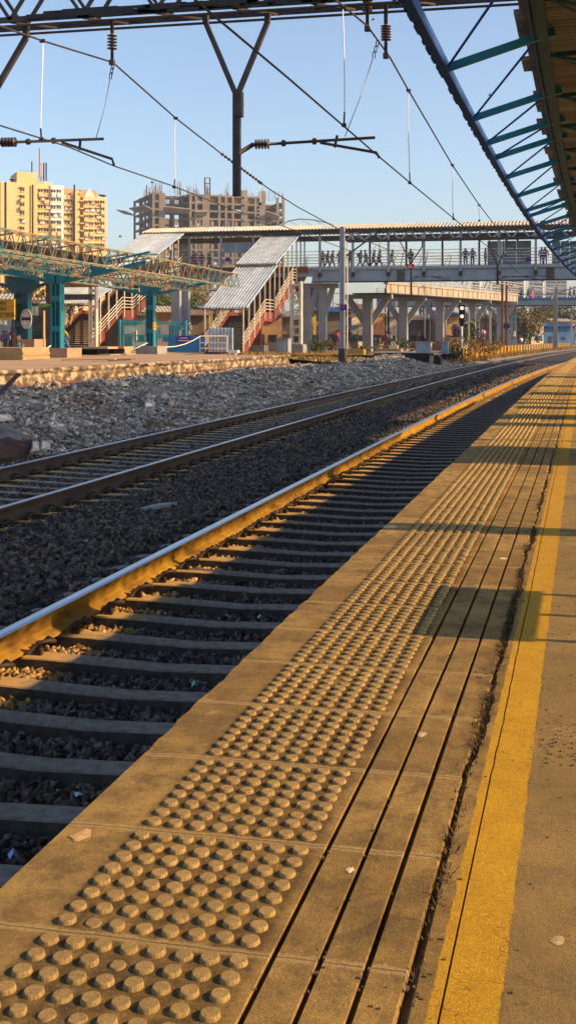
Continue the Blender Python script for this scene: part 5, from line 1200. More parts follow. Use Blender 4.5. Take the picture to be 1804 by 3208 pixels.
for y in [380+85*k for k in range(8)]:
    a, b_ = onf(903, y), onf(946, y); b_.z = a.z; MB().prism([a, b_, b_-Vector((0,0,.3)), a-Vector((0,0,.3))], NB*1.2).build('balcony', M_apt, ap)
for x in (62, 368, 838):
    a = onf(x, 262 if x < 100 else 290)+NB*1.1; m = MB(); m.bar(a, Vector((a.x, a.y, 0)), .35, .35); m.build('drainpipe', M_dark, ap)
m = MB()
for x0, x1, y in ((232, 405, 120), (425, 500, 185)):
    a, b_ = onf(x0, y), onf(x1, y); b_.z = a.z
    for dz in (0, -.7): m.bar(a+Vector((0,0,dz)), b_+Vector((0,0,dz)), .12, .12)
    for k in range(5): p = a.lerp(b_, k/4); m.bar(p, p-Vector((0,0,2.2)), .12, .12)
m.build('roof_railing', M_bluegrey, ap)
for i, (x, y0, y1, w_, mm) in enumerate(((453, 0, 200, .28, flatmat('mast_red', (.6,.2,.15))), (366, 20, 150, .25, M_dark), (475, 35, 240, .3, M_cream), (500, 35, 240, .3, M_dark), (528, 35, 240, .3, M_dark))):
    a, b_ = onf(x, y0), onf(x, y1); 
    if i == 0: a = onf(453, -130)
    b_ = Vector((a.x, a.y, b_.z)); MB().bar(b_, a, w_, w_, (0,1,0)).build('aerial', mm, ap)
m = MB()
for (x, y) in ((1020, 405), (1065, 405), (1042, 380)):
    c_ = onf(x, y)-NB*(-3-.1-6+6)+NB*(-3.0); c_ = onf(x, y)+NB*(-2.9); m.prism([c_+Vector((-.9*.78, -.9*.62, .0)), c_+Vector((.9*.78, .9*.62, 0)), c_+Vector((0, 0, 1.7))], NB*.1)
m.build('triangle_relief', M_aptw, ap)
for (x, y) in ((150, 243), (1160, 418), (1188, 424)): c_ = onf(x, y)-NB*1; MB().lathe(c_, [(.1, -.8), (.1, 0), (.8, .5), (.9, .6)], 10).build('water_dish', M_dark, ap)

# unfinished tower block
NU = Vector((.5, -.866, 0)).normalized(); NL = Vector((-.8, -.6, 0)).normalized()
def c10(x, y): return 380+x/2.6345, 560+y/2.6345
Pu = atp(*c10(265, 300), at(*c10(265, 300), 430), NU)
def onu(x, y, back=0): return atp(*c10(x, y), Pu-NU*back, NU)
def onl(x, y): return atp(*c10(x, y), Pu, NL)
un = thing('unfinished_building', 'unfinished concrete tower block with bare floors and reinforcement bars on top', 'building', (Pu.x, Pu.y, -1))
M_ucon = mat('raw_concrete', (.24,.205,.165), (.15,.13,.115), scale=.12, rough=.95); M_udark = mat('raw_shaded_wall', (.16,.15,.15), (.10,.095,.10), scale=.1)  # raw_shaded_wall: darker concrete with shade of left face and interior painted in
fl = [112+61.5*k for k in range(9)]
ZT = onu(265, 112).z; ZF = [ZT-(ZT-onu(265, 180).z)*k*.96 for k in range(14)]
segs = ((265, 350, 0), (350, 512, 9), (512, 562, 3), (562, 1008, 0), (1008, 1030, -.8), (1030, 1178, 0), (1180, 1285, 8), (1285, 1345, 1))
def at_xy(x, back): p = onu(x, 300, back); return Vector((p.x, p.y, 0))
for k, z in enumerate(ZF):
    m = MB()
    for x0, x1, bk in segs:
        a, b_ = at_xy(x0, bk), at_xy(x1, bk); dz = (0 if x0 < 1180 else -2.2 if k == 0 else 0); m.prism([a+Vector((0,0,z+dz)), b_+Vector((0,0,z+dz)), b_+Vector((0,0,z-.75+dz)), a+Vector((0,0,z-.75+dz))], -NU*(16-bk))
    la = Vector((*onl(265, 300).xy, 0)); lb = Vector((*onl(112, 300).xy, 0)); m.prism([la+Vector((0,0,z)), lb+Vector((0,0,z)), lb+Vector((0,0,z-.8)), la+Vector((0,0,z-.8))], -NL*3)
    m.build('floor_slab', M_ucon, un)
for x in (268, 338, 620, 700, 720, 810, 866, 922, 1000, 1018, 1108, 1165, 572, 1290, 1338, 350, 430, 505):
    bk = 9 if 345 <= x <= 506 else 0; a = at_xy(x, bk); wd = 2.6 if x in (338, 710, 1018, 1165) else 1.0
    if x in (700,): wd = 3
    m = MB(); m.bar(Vector((a.x, a.y, -1))-NU*.4, Vector((a.x, a.y, ZF[0]+(2.5 if x in (1018, 1165) else 0)))-NU*.4, wd, .9, tuple(NU)); m.build('column', M_ucon, un)
for x in (112, 160, 200, 245):
    p = onl(x, 300); m = MB(); m.bar((p.x, p.y, -1), (p.x, p.y, ZF[0]), 1.6 if x in (160,) else .9, .8, tuple(NL)); m.build('column', M_udark, un)
# inner partitions, some open to the sky
for k in range(1, 13):
    m = MB(); z0, z1 = ZF[k], ZF[k-1]-.75
    for x0, x1, op in ((265, 300, 0), (300, 335, .2), (355, 400, .25), (400, 440, .3), (440, 475, .8), (475, 510, .3), (515, 560, 0), (565, 620, .05), (620, 690, .15), (722, 765, 0), (765, 805, .2), (815, 860, .1), (870, 920, 0), (925, 995, .1), (1030, 1060, .1), (1060, 1105, 0), (1115, 1150, .2), (1180, 1285, .35), (1290, 1340, 0)):
        if random.random() < op: continue
        bk = 13; a, b_ = at_xy(x0, bk), at_xy(x1, bk); m.prism([a+Vector((0,0,z0)), b_+Vector((0,0,z0)), b_+Vector((0,0,z1)), a+Vector((0,0,z1))], -NU*.4)
    for x0, x1, op in ((112, 125, .3), (125, 150, .7), (165, 200, 0), (200, 240, .1), (240, 262, 0)):
        if random.random() < op: continue
        a, b_ = Vector((*onl(x0, 300).xy, 0))-NL*2.8, Vector((*onl(x1, 300).xy, 0))-NL*2.8; m.prism([a+Vector((0,0,z0)), b_+Vector((0,0,z0)), b_+Vector((0,0,z1)), a+Vector((0,0,z1))], -NL*.3)
    m.build('partition_wall', M_udark, un)
for k in range(4, 13):
    m = MB(); z0, z1 = ZF[k], ZF[k-1]-.75
    for x0, x1 in ((565, 590), (600, 618), (640, 690), (740, 765), (790, 806), (840, 862), (880, 900), (940, 960), (1040, 1060), (1090, 1105), (360, 395), (440, 470)):
        a, b_ = at_xy(x0, .5), at_xy(x1, .5); m.prism([a+Vector((0,0,z0)), b_+Vector((0,0,z0)), b_+Vector((0,0,z1)), a+Vector((0,0,z1))], -NU*.3)
    m.build('infill_wall', M_ucon, un)
m = MB()                                          # props under the top slab
for x in list(range(275, 335, 9))+list(range(575, 695, 9))+list(range(730, 1000, 9))+list(range(1035, 1160, 9)):
    a = at_xy(x+random.uniform(-2, 2), .8); m.bar((a.x, a.y, ZF[1]), (a.x, a.y, ZF[0]), .22, .22, tuple(NU))
for x in range(360, 505, 10): a = at_xy(x, 9.5); m.bar((a.x, a.y, ZF[1]), (a.x+random.uniform(-.4, .4), a.y, ZF[0]), .22, .22, tuple(NU))
m.build('formwork_props', M_rust, un)['kind'] = 'stuff'
m = MB()
for i in range(150):
    x = random.choice((random.uniform(150, 250), random.uniform(265, 345), random.uniform(380, 520), random.uniform(540, 640), random.uniform(690, 740), random.uniform(780, 950), random.uniform(1000, 1180), random.uniform(1190, 1350))); bk = random.uniform(0, 14); a = at_xy(x, bk)
    if x < 262: p = onl(x, 300)-NL*2; a = Vector((p.x, p.y, 0))
    h = random.choice((1.8, 2.2, 2.6, 3, 4, 5.5)); m.bar((a.x, a.y, ZF[0]-.1), (a.x+random.uniform(-.2, .2), a.y, ZF[0]+h), .13, .13, (0,1,0))
m.build('reinforcement_bars', M_rust, un)['kind'] = 'stuff'
m = MB(); a, b_ = at_xy(690, 2), at_xy(732, 2)
for p in (a, b_): m.bar((p.x, p.y, ZF[0]), (p.x, p.y, ZF[0]+7.5), .4, .4, (0,1,0))
for z in (2.5, 5, 7.3): m.bar((a.x, a.y, ZF[0]+z), (b_.x, b_.y, ZF[0]+z), .3, .3)
m.build('hoist_frame', M_dark, un)
m = MB(); 
for (x0, x1, y0, y1) in ((25, 112, 285, 300), (130, 265, 275, 250), (345, 560, 262, 285), (600, 700, 305, 300), (1180, 1290, 300, 340)):
    a, b_ = (onl(x0, y0), onl(x1, y1)) if x1 < 270 else (onu(x0, y0), onu(x1, y1)); nn = NL if x1 < 270 else NU; m.prism([a, b_, b_-Vector((0,0,.4)), a-Vector((0,0,.4))], nn*3.5+Vector((0,0,1.6)))
m.build('safety_netting', mat('netting', (.30,.30,.28), (.2,.2,.2), scale=.3), un)
# crane-like pale roof at the left of the building is its scaffold deck

# far hazy towers and small buildings
M_far = mat('far_wall', (.50,.50,.50), (.36,.36,.38), scale=.05)
for i, (x0, x1, yt, Y, lb) in enumerate(((1478, 1500, 876, 900, 'leftmost narrow far tower above the sunlit walkway'), (1590, 1640, 868, 950, 'wide pale far tower with balconies right of the pink walkers'), (1655, 1700, 880, 1000, 'pale far tower in the middle under the footbridge'), (1708, 1775, 874, 1050, 'broad pale far tower near the right edge'), (1540, 1580, 884, 1100, 'faint far tower behind the twin poles'))):
    A, B = at(x0, yt, Y), at(x1, yt, Y); t_ = thing('tower_block', lb, 'building', (A.x, Y, -1)); MB().box((A.x, Y, -1.7), (B.x, Y+20, A.z)).build('wall', M_far, t_)
    nfl = 12
    for k in range(nfl): z = A.z-2.5-k*3.6; MB().box((A.x+.8, Y-.3, z-1.6), (B.x-.8, Y-.02, z)).build('window_band', M_glass, t_)
# shanties behind and under the footbridges
cols = {'cream': (.75,.62,.38), 'blue': (.05,.16,.38), 'grey': (.42,.4,.36), 'brown': (.4,.25,.14), 'green': (.10,.26,.16), 'yellow': (.62,.42,.08), 'pink': (.5,.28,.3), 'white': (.65,.62,.56), 'dark': (.17,.14,.12), 'rust': (.5,.25,.12)}
def hut(x0, x1, yt, yb, Y, c, roofc, lb, cloth=()):
    A, B = at(x0, yt, Y), at(x1, yb, Y); zb = min(B.z, -.45)
    A = Vector((A.x, Y, A.z)); wid = (B.x-A.x)/math.cos(.45)
    t_ = thing('shanty_hut', lb, 'hut', (A.x, Y, zb)); t_.rotation_euler = (0, 0, .45); B = Vector((A.x+wid, Y, B.z)); MB().box((A.x, Y, zb), (B.x, Y+6, A.z)).build('wall', mat('hut_'+c, cols[c], tuple(q*.6 for q in cols[c]), scale=.5, contrast=.4), t_)
    MB().corr((A.x-.4, Y-1.0, A.z-.15), (B.x-A.x+.8, 0, 0), (0, 7.4, .9), .4, .08).build('roof', mat('hutroof_'+roofc, cols[roofc], tuple(q*.55 for q in cols[roofc]), scale=.4, contrast=.4), t_)
    w_ = B.x-A.x; MB().box((A.x+w_*.15, Y-.05, zb), (A.x+w_*.15+.95, Y, zb+2.0)).build('door', M_dark, t_); MB().box((A.x+w_*.55, Y-.05, zb+1.1), (A.x+w_*.55+1.0, Y, zb+1.9)).build('window', M_glass, t_)
huts = [(0, 62, 935, 1070, 110, 'grey', 'grey', 'grey hut with tin roof behind the yellow name board'), (60, 120, 948, 1070, 112, 'dark', 'rust', 'dark hut behind the dark teal column'), (118, 168, 955, 1075, 114, 'brown', 'grey', 'brown hut left of the big teal column'),
 (375, 452, 985, 1060, 118, 'grey', 'brown', 'low grey hut behind the turquoise fence'), (450, 545, 975, 1060, 121, 'rust', 'cream', 'brick hut with a rubble covered roof behind the right-hand teal column'), (548, 640, 985, 1065, 128, 'dark', 'brown', 'dark hut behind the two plain grey columns'), (628, 660, 962, 1010, 150, 'yellow', 'grey', 'small yellow building left of the near staircase roof'),
 (790, 872, 985, 1070, 125, 'brown', 'rust', 'hut with sloping brown roof under the near staircase'), (872, 930, 990, 1075, 132, 'dark', 'grey', 'dark hut between the maroon support and the slotted column'), (976, 1004, 970, 1020, 150, 'yellow', 'brown', 'yellow walled hut between the first two pillars'), (1020, 1092, 975, 1075, 140, 'dark', 'blue', 'dark stall behind the pale mast'), (1088, 1145, 965, 1070, 143, 'cream', 'rust', 'cream hut with blue cloth right of the pale mast'), (1160, 1198, 980, 1075, 150, 'rust', 'cream', 'tan hut just right of the left-hand walkway pillar'), (1196, 1240, 990, 1075, 160, 'grey', 'grey', 'grey hut between the first two walkway pillars'),
 (1275, 1340, 1000, 1070, 175, 'dark', 'brown', 'dark hut behind the larger pale blue cabinet'), (1385, 1432, 985, 1062, 172, 'brown', 'blue', 'brown hut left of the signal'), (1425, 1475, 990, 1060, 178, 'white', 'grey', 'whitish hut behind the signal'), (1490, 1560, 998, 1062, 196, 'dark', 'brown', 'dark hut between the last two walkway pillars'), (1640, 1700, 1015, 1066, 240, 'cream', 'grey', 'cream hut under the farther footbridge'), (1700, 1800, 1022, 1068, 255, 'blue', 'blue', 'dark blue tarpaulin covered yard at the right under the farther footbridge'), (1745, 1800, 1006, 1040, 300, 'rust', 'cream', 'tan house above the dark blue yard')]
for h_ in huts: hut(*h_)
# hanging cloths and tarpaulins
M_cl = {}
def cloth(x0, x1, y0, y1, Y, c, lb):
    a, b_ = at(x0, y0, Y), at(x1, y1, Y); m = MB(); n = 8; P_ = []
    for i in range(n+1): x = a.x+(b_.x-a.x)*i/n; P_.append((x, Y+.12*math.sin(i*1.9), a.z-.05*math.sin(i/n*3.14)*3)); P_.append((x+random.uniform(-.05, .05), Y+.16*math.sin(i*1.9+.4), b_.z+random.uniform(0, .12)))
    m.add(P_, [(2*i, 2*i+2, 2*i+3, 2*i+1) for i in range(n)]); ob = m.build('hanging_cloth', flatmat('cloth_%d_%d' % (int(x0), int(y0)), c, .8), None, (a.x, Y, b_.z)); tag(ob, lb, 'cloth')
cloth(56, 62, 952, 1000, 100, (.02,.42,.75), 'narrow bright blue cloth left of the dark teal column'); cloth(84, 97, 950, 1002, 100, (.02,.42,.75), 'bright blue cloth right of the dark teal column'); cloth(96, 122, 956, 998, 99.5, (.85,.80,.45), 'pale yellow cloth hung beside the blue one')
cloth(0, 24, 1001, 1018, 82, (.80,.75,.5), 'cream sheet below the yellow name board'); cloth(-20, 40, 1020, 1036, 92, (.35,.40,.5), 'grey tarpaulin awning at the left edge'); cloth(86, 103, 1046, 1070, 96, (.75,.04,.08), 'red cloth behind the barred fence')
cloth(1091, 1101, 991, 1025, 139, (.02,.15,.55), 'deep blue cloth right of the pale mast'); cloth(1108, 1120, 1052, 1062, 138, (.02,.2,.55), 'small blue cloth low between mast and walkway pillar'); cloth(984, 992, 1056, 1072, 138, (.3,.65,.65), 'pale turquoise cloth between the first two pillars'); cloth(994, 1000, 1050, 1066, 138, (.45,.05,.08), 'dark red cloth between the first two pillars')
for i, (x, c, nm) in enumerate(((1166, (.05,.35,.3), 'green'), (1172, (.6,.62,.6), 'white'), (1178, (.03,.25,.6), 'blue'), (1186, (.7,.5,.1), 'mustard'))): cloth(x, x+6, 1058, 1080, 140, c, nm+' cloth in the row of washing right of the left-hand walkway pillar')
cloth(1680, 1690, 1030, 1062, 238, (.25,.3,.35), 'grey tarpaulin draped from a mast under the farther footbridge')
for i, (x, y, c, nm) in enumerate(((478, 1045, (.6,.25,.25), 'red floral'), (425, 1050, (.7,.6,.5), 'pale'), (500, 1040, (.6,.5,.45), 'beige'), (540, 1035, (.15,.1,.1), 'dark'))): cloth(x-9, x+9, y-18, y+22, 95+i, c, nm+' cloth hanging behind the turquoise fence')
t_ = thing('direction_sign', 'small green arrow shaped sign left of the big teal column', 'sign', at(138, 957, 80)); c_ = at(138, 957, 80); MB().prism([(c_.x-.5, 80, c_.z-.15), (c_.x+.2, 80, c_.z-.15), (c_.x+.55, 80, c_.z+.02), (c_.x+.2, 80, c_.z+.18), (c_.x-.5, 80, c_.z+.18)], (0, .06, 0)).build('board', flatmat('sign_green', (.18,.32,.08)), t_)
c_ = at(139, 1080, 80); MB().tube([(c_.x, 80, 0), (c_.x, 80, 3.2)], .09, 8).build('pole', M_wood, t_)
random.seed(21)
cc = [((.6,.06,.05),'red'),((.05,.2,.5),'blue'),((.75,.72,.65),'white'),((.7,.5,.1),'yellow'),((.1,.35,.2),'green'),((.6,.3,.35),'pink'),((.05,.4,.45),'turquoise'),((.35,.12,.3),'purple'),((.65,.35,.12),'orange')]
spots = [('right of the slotted column', 948), ('left of the second pillar', 990), ('right of the second pillar', 1030), ('left of the pale mast', 1052), ('right of the pale mast', 1104), ('left of the third pillar', 1132), ('right of the third pillar', 1202), ('between the third and fourth pillars', 1228), ('behind the larger cabinet', 1310), ('left of the signal', 1400), ('right of the signal', 1458), ('under the last stretch of walkway', 1508), ('beside the slotted end pillar', 1618), ('under the farther footbridge', 1656)]
for i, (wh, x) in enumerate(spots):
    for j in range(2):
        c, nm = cc[(i*2+j*5) % 9]; y0 = random.uniform(1022, 1046) if j else random.uniform(985, 1015); w_ = random.uniform(5, 11); h_ = random.uniform(9, 20); x0 = x+random.uniform(-12, 6); Yc = 133+i*4.5
        cloth(x0, x0+w_, y0, y0+h_, Yc, c, nm+(' cloth hanging low ' if j else ' cloth hanging high ')+wh)
for i, (x, y0, y1, Y) in enumerate(((1000, 930, 1070, 140), (1044, 905, 1075, 145), (1118, 940, 1060, 150), (1206, 905, 1070, 152), (1240, 920, 1070, 158), (1330, 950, 1060, 165), (1350, 940, 1060, 170), (1420, 950, 1055, 175), (1500, 965, 1060, 190), (1520, 960, 1060, 195))):
    a, b_ = at(x, y0, Y), at(x, y1, Y); t_ = thing('thin_pole', 'thin pale pole number %s from the left in the crowded yard under the bridges' % ('first second third fourth fifth sixth seventh eighth ninth tenth'.split()[i]), 'pole', b_); t_['label'] = t_['label'].replace('number ', ''); MB().bar(b_, a, .16, .16, (0,1,0)).build('shaft', M_cream if i % 3 else M_dark, t_)
    MB().bar(a-Vector((1.2, 0, .6)), a+Vector((1.2, 0, -.6)), .08, .1, (0,1,0)).build('crossarm', M_steel, t_)
# awning umbrella stall under the walkway
c_ = at(1120, 1030, 136); t_ = thing('stall_awning', 'dark domed stall awning between the pale mast and walkway pillar', 'stall', (c_.x, 136, -.5)); MB().lathe((c_.x, 136, c_.z), [(1.7, -.2), (1.3, .2), (.6, .45), (.0, .5)], 14).build('awning', mat('awning', (.22,.18,.14)), t_); MB().tube([(c_.x, 136, -.5), (c_.x, 136, c_.z+.4)], .06, 6).build('pole', M_dark, t_)
# timber stack under walkway
for i, (x0, x1, y, Y, lb) in enumerate(((1272, 1400, 1068, 112, 'long dark platform of old timber behind the cabinets'), (1378, 1452, 1056, 118, 'heap of pale planks left of the signal post'))):
    a, b_ = at(x0, y, Y), at(x1, y, Y); t_ = thing('timber_stack', lb, 'timber', (a.x, Y, -.5)); m = MB()
    for k in range(5): 
        for j in range(3): m.bar((a.x+random.uniform(0, .5), Y+j*.4, a.z-.12-k*.2), (b_.x-random.uniform(0, .8), Y+j*.4+random.uniform(-.3, .3), a.z-.12-k*.2+random.uniform(-.08, .08)), .2, .13)
    m.build('planks', M_wood if i else M_rust, t_)
    for x in (a.x+.4, (a.x+b_.x)/2, b_.x-.5): MB().box((x-.12, Y, -.6), (x+.12, Y+1, a.z-1.0)).build('support', M_dark, t_)
# low barrier and kerb debris between pale mast and cabinet
a, b_, c_ = at(1142, 1092, 96), at(1225, 1080, 98), at(1142, 1108, 96); t_ = thing('handrail_frame', 'dark slanting rail on short posts right of the pale mast', 'railing', c_); m = MB(); m.bar(a, b_, .12, .14); m.build('rail', M_dark, t_)
for q in (a, a.lerp(b_, .35), a.lerp(b_, .7)): MB().bar(q, (q.x, q.y, -.55), .1, .1, (0,1,0)).build('post', M_dark, t_)
for i, (x0, x1, y0, y1, c) in enumerate(((1088, 1138, 1094, 1110, (.32,.22,.06)), (1172, 1255, 1092, 1108, (.36,.25,.09)), (1218, 1245, 1082, 1092, (.6,.52,.4)))):
    a, b_ = at(x0, y0, 95+i), at(x1, y1, 95+i); o = MB().box((a.x, 95+i, b_.z-.3), (b_.x, 96.2+i, a.z)).build('kerb_block', flatmat('kerb_%d' % i, c, .9), None, (a.x, 95+i, b_.z)); tag(o, ('weathered ochre block just right of the pale mast', 'long weathered tan block left of the larger cabinet', 'pale slab on top of the long tan block')[i], 'block')

# ------------------------------------------------------------------ plants
def leaves(cs, n, s_, m_, parent, name='crown'):
    m = MB()
    for i in range(n):
        c_, r_ = random.choice(cs); d = Vector((random.gauss(0, 1), random.gauss(0, 1), random.gauss(0, 1))).normalized()*r_*(random.random()**.4); p = Vector(c_)+d
        a = Vector((random.gauss(0, 1), random.gauss(0, 1), random.gauss(0, 1))).normalized(); b_ = a.cross(Vector((random.gauss(0, 1), random.gauss(0, 1), random.gauss(0, 1)))).normalized(); l = s_*random.uniform(.6, 1.4)
        m.add([p-a*l, p+b_*l*.45, p+a*l, p-b_*l*.45], [(0, 1, 2, 3)])
    return m.build(name, m_, parent)
def tree(px_, yt, Y, w_, lb, m_, n=1400, z0=-.6, blobs=9, leaf=.3):
    top = at(px_, yt, Y); H_ = top.z-z0; t_ = thing('tree', lb, 'tree', (top.x, Y, z0)); m = MB(); m.tube([(top.x, Y, z0), (top.x+.15, Y, z0+H_*.3), (top.x-.1, Y, z0+H_*.6)], [.3, .22, .12], 8)
    cs = []
    for k in range(blobs):
        a = random.uniform(0, 6.28); rr = w_*random.uniform(.1, .42); c_ = Vector((top.x+math.cos(a)*rr, Y+math.sin(a)*rr, z0+H_*random.uniform(.42, .86))); cs.append((c_, w_*random.uniform(.16, .28))); m.tube([(top.x, Y, z0+H_*.35), c_.lerp(Vector((top.x, Y, z0+H_*.5)), .3), c_], [.12, .07, .03], 5)
    m.build('trunk', M_bark, t_); leaves(cs, n, leaf, m_, t_); return t_
tree(18, 868, 135, 9, 'yellowish green tree above the huts at the left edge', M_leafdry); tree(72, 878, 138, 8, 'yellow green tree behind the dark teal canopy haunch', M_leafdry, 1100); tree(140, 885, 140, 8, 'green tree left of the big teal column', M_leaf, 1100)
tree(540, 868, 160, 10, 'brownish tree behind the grey columns', M_leafdry, 1500); tree(590, 862, 168, 11, 'large brown green tree between the two staircases', M_leafdry, 1700); tree(632, 880, 165, 9, 'brown tree beside the near staircase roof', M_leafdry, 1300); tree(560, 905, 150, 8, 'darker tree low between the two staircases', M_leaf, 1200)
tree(965, 895, 210, 7, 'thin green tree seen between the first two pillars', M_leaf, 600); tree(1500, 985, 200, 8, 'green tree right of the fourth walkway pillar', M_leaf, 900); tree(1622, 962, 215, 9, 'sunlit tree at the right end of the sunlit walkway', M_leafdry, 1300); tree(1650, 1010, 230, 7, 'small bushy tree under the farther footbridge', M_leaf, 800)
tree(1680, 968, 330, 16, 'broad hazy tree left under the farther footbridge', M_leafdry, 1500, leaf=.6); tree(1730, 972, 340, 18, 'broad hazy tree in the middle under the farther footbridge', M_leaf, 1500, leaf=.6); tree(1782, 965, 350, 18, 'broad hazy tree at the right edge under the farther footbridge', M_leaf, 1500, leaf=.6); tree(1708, 1030, 262, 10, 'green bushy tree beside the dark blue yard', M_leaf, 900, leaf=.4); tree(1795, 1020, 270, 9, 'green tree at the right edge above the parapet', M_leaf, 900, leaf=.4)
tree(1475, 1010, 165, 5, 'leafy shrub tree right of the signal head', M_leaf, 500); tree(1545, 1000, 205, 8, 'dark tree between the last walkway pillar and the hut', M_leaf, 800)
def bush(px_, yb, Y, w_, h_, lb, m_, n=260):
    b_ = at(px_, yb, Y); t_ = thing('bush', lb, 'bush', b_); cs = [(b_+Vector((random.uniform(-.5, .5)*w_, random.uniform(-.3, .3)*w_, h_*random.uniform(.3, .7))), h_*.45) for _ in range(6)]; m = MB()
    for k in range(8): m.tube([b_, b_+Vector((random.uniform(-.4, .4)*w_, random.uniform(-.3, .3)*w_, h_*.7))], .02, 4)
    m.build('stems', M_bark, t_); leaves(cs, n, .12, m_, t_, 'foliage')
bush(982, 1102, 88, 1.6, .9, 'green bush left of the second pillar', M_leaf); bush(1040, 1100, 86, 2.2, 1.0, 'yellow green bush left of the pale mast', M_leafdry); bush(872, 1130, 90, 2.0, .8, 'green weeds before the grey control cabinet', M_leaf); bush(1252, 1092, 98, 1.4, .9, 'green bush by the foot of the second walkway pillar', M_leaf); bush(1430, 1125, 96, 2.2, 1.0, 'dark green bush at the foot of the signal', M_leaf)
bush(1500, 1112, 110, 3.0, 1.2, 'ochre bush before the yellow parapet, left one', M_strawgrass, 420); bush(1530, 1100, 118, 3.2, 1.3, 'ochre bush before the yellow parapet, right one', M_strawgrass, 420); bush(1470, 1092, 121, 3.0, 1.4, 'dry bush on top of the yellow parapet near the signal', M_strawgrass, 420); bush(1405, 1098, 104, 2.4, 1.0, 'dry ochre bush between the two cabinets', M_strawgrass); bush(1150, 1098, 98, 1.5, .5, 'dry tuft beside the pale mast', M_strawgrass, 150)
m = MB()
def tuft(x, y, z, h_):
    for k in range(5):
        t = random.uniform(0, 6.28); p = Vector((x+random.gauss(0, .1), y+random.gauss(0, .1), z)); q = p+Vector((math.cos(t)*h_*.5, math.sin(t)*h_*.5, h_)); s_ = Vector((-math.sin(t), math.cos(t), 0))*.025; m.add([p-s_, p+s_, q], [(0, 1, 2)])
for i in range(1500):
    y = random.uniform(64, 104); x = random.uniform(-22, -16.0); tuft(x, y, zend(x, y), random.uniform(.1, .3))
for i in range(1300):
    y = random.uniform(96, 260); x = -12.6+cF(y)+random.gauss(0, .5); tuft(x, y, -1.3, random.uniform(.3, .8))
struct(m.build('dry_grass', M_strawgrass), 'stuff', 'dry yellow grass on the crumbled platform end and along the parapet')
m = MB()
for i in range(500):
    x = random.uniform(-23, -16.2); y = random.uniform(64, 100); z = zend(x, y); s_ = random.uniform(.05, .2); m.box((x, y, z-.02), (x+s_, y+s_*.8, z+s_*.6))
struct(m.build('broken_bricks', M_rubble), 'stuff', 'scattered bricks and stones on the crumbled platform end')

# ------------------------------------------------------------------ people
def pose_mesh(name, J, E, rad, reg, hgt=1.7):
    me = bpy.data.meshes.new(name); me.from_pydata([Vector(j) for j in J], E, []); o = bpy.data.objects.new(name, me); COL.objects.link(o)
    md = o.modifiers.new('skin', 'SKIN'); md.use_smooth_shade = True
    for i, v in enumerate(me.skin_vertices[0].data): v.radius = (rad[i]*1.32, rad[i]*1.1); v.use_root = (i == 0)
    sb = o.modifiers.new('sub', 'SUBSURF'); sb.levels = sb.render_levels = 1
    dg = bpy.context.evaluated_depsgraph_get(); out = bpy.data.meshes.new_from_object(o.evaluated_get(dg)); bpy.data.objects.remove(o)
    pts = [Vector(j) for j in J]
    for p in out.polygons:
        c_ = p.center; best = min(range(len(E)), key=lambda k: (lambda a, b_: (c_-(a+(b_-a)*max(0, min(1, (c_-a).dot(b_-a)/max(1e-6, (b_-a).length_squared))))).length)(pts[E[k][0]], pts[E[k][1]]))
        p.material_index = reg[best]; p.use_smooth = True
    return out
def skel(lean=0, legs=((.0, .0), (.0, .0)), arms=((.12, -.05, .8), (-.12, -.05, .8)), sit=False):
    # 0 pelvis 1 waist 2 chest 3 neck 4 head 5 crown | legs | arms ; figure faces -Y
    z0 = .92 if not sit else .45
    J = [(0,0,z0), (0,-.01+lean*.2,z0+.17), (0,-.01+lean*.6,z0+.42), (0,-.02+lean,z0+.55), (0,-.05+lean*1.1,z0+.68), (0,-.03+lean*1.15,z0+.78)]
    E_ = [(0,1), (1,2), (2,3), (3,4), (4,5)]; rad = [.135, .12, .145, .055, .09, .06]; reg = [2, 1, 1, 0, 0]
    for s_, (f, b_) in zip((1, -1), legs):
        i = len(J)
        if sit: J += [(s_*.1, -.05, z0), (s_*.12, -.42, z0+.02), (s_*.12, -.45, .08), (s_*.12, -.58, .04)]
        else: J += [(s_*.09, 0, .86), (s_*.10, -f*.5-.02, .47), (s_*.10, -f+b_, .08), (s_*.10, -f+b_-.14, .04)]
        E_ += [(0, i), (i, i+1), (i+1, i+2), (i+2, i+3)]; rad += [.095, .065, .042, .038]; reg += [2, 2, 2, 3]
    for s_, (x, y, z) in zip((1, -1), arms):
        i = len(J); J += [(s_*.19, lean*.7, z0+.47), (s_*.24, lean*.7+y*.3+.02, z0+.22), (s_*.24+x*.4, lean*.7+y-.03, z0+(z-.8)*1.0+.0), (s_*.24+x*.4, lean*.7+y-.06, z0-.09+(z-.8))]
        E_ += [(2, i), (i, i+1), (i+1, i+2), (i+2, i+3)]; rad += [.062, .045, .034, .03]; reg += [1, 1, 0, 0]
    return J, E_, rad, reg
POSES = {'stand': pose_mesh('pose_stand', *skel()), 'lean': pose_mesh('pose_lean', *skel(lean=-.06, arms=((.1, -.25, 1.0), (-.1, -.2, .98)))), 'walk': pose_mesh('pose_walk', *skel(lean=-.05, legs=((.22, 0), (-.20, .08)), arms=((.0, -.22, .84), (.0, .22, .84)))),
 'stride': pose_mesh('pose_stride', *skel(lean=-.07, legs=((-.26, .10), (.28, 0)), arms=((.0, .25, .84), (.0, -.26, .86)))), 'sit': pose_mesh('pose_sit', *skel(lean=-.08, arms=((0, -.25, .85), (0, -.25, .85)), sit=True))}
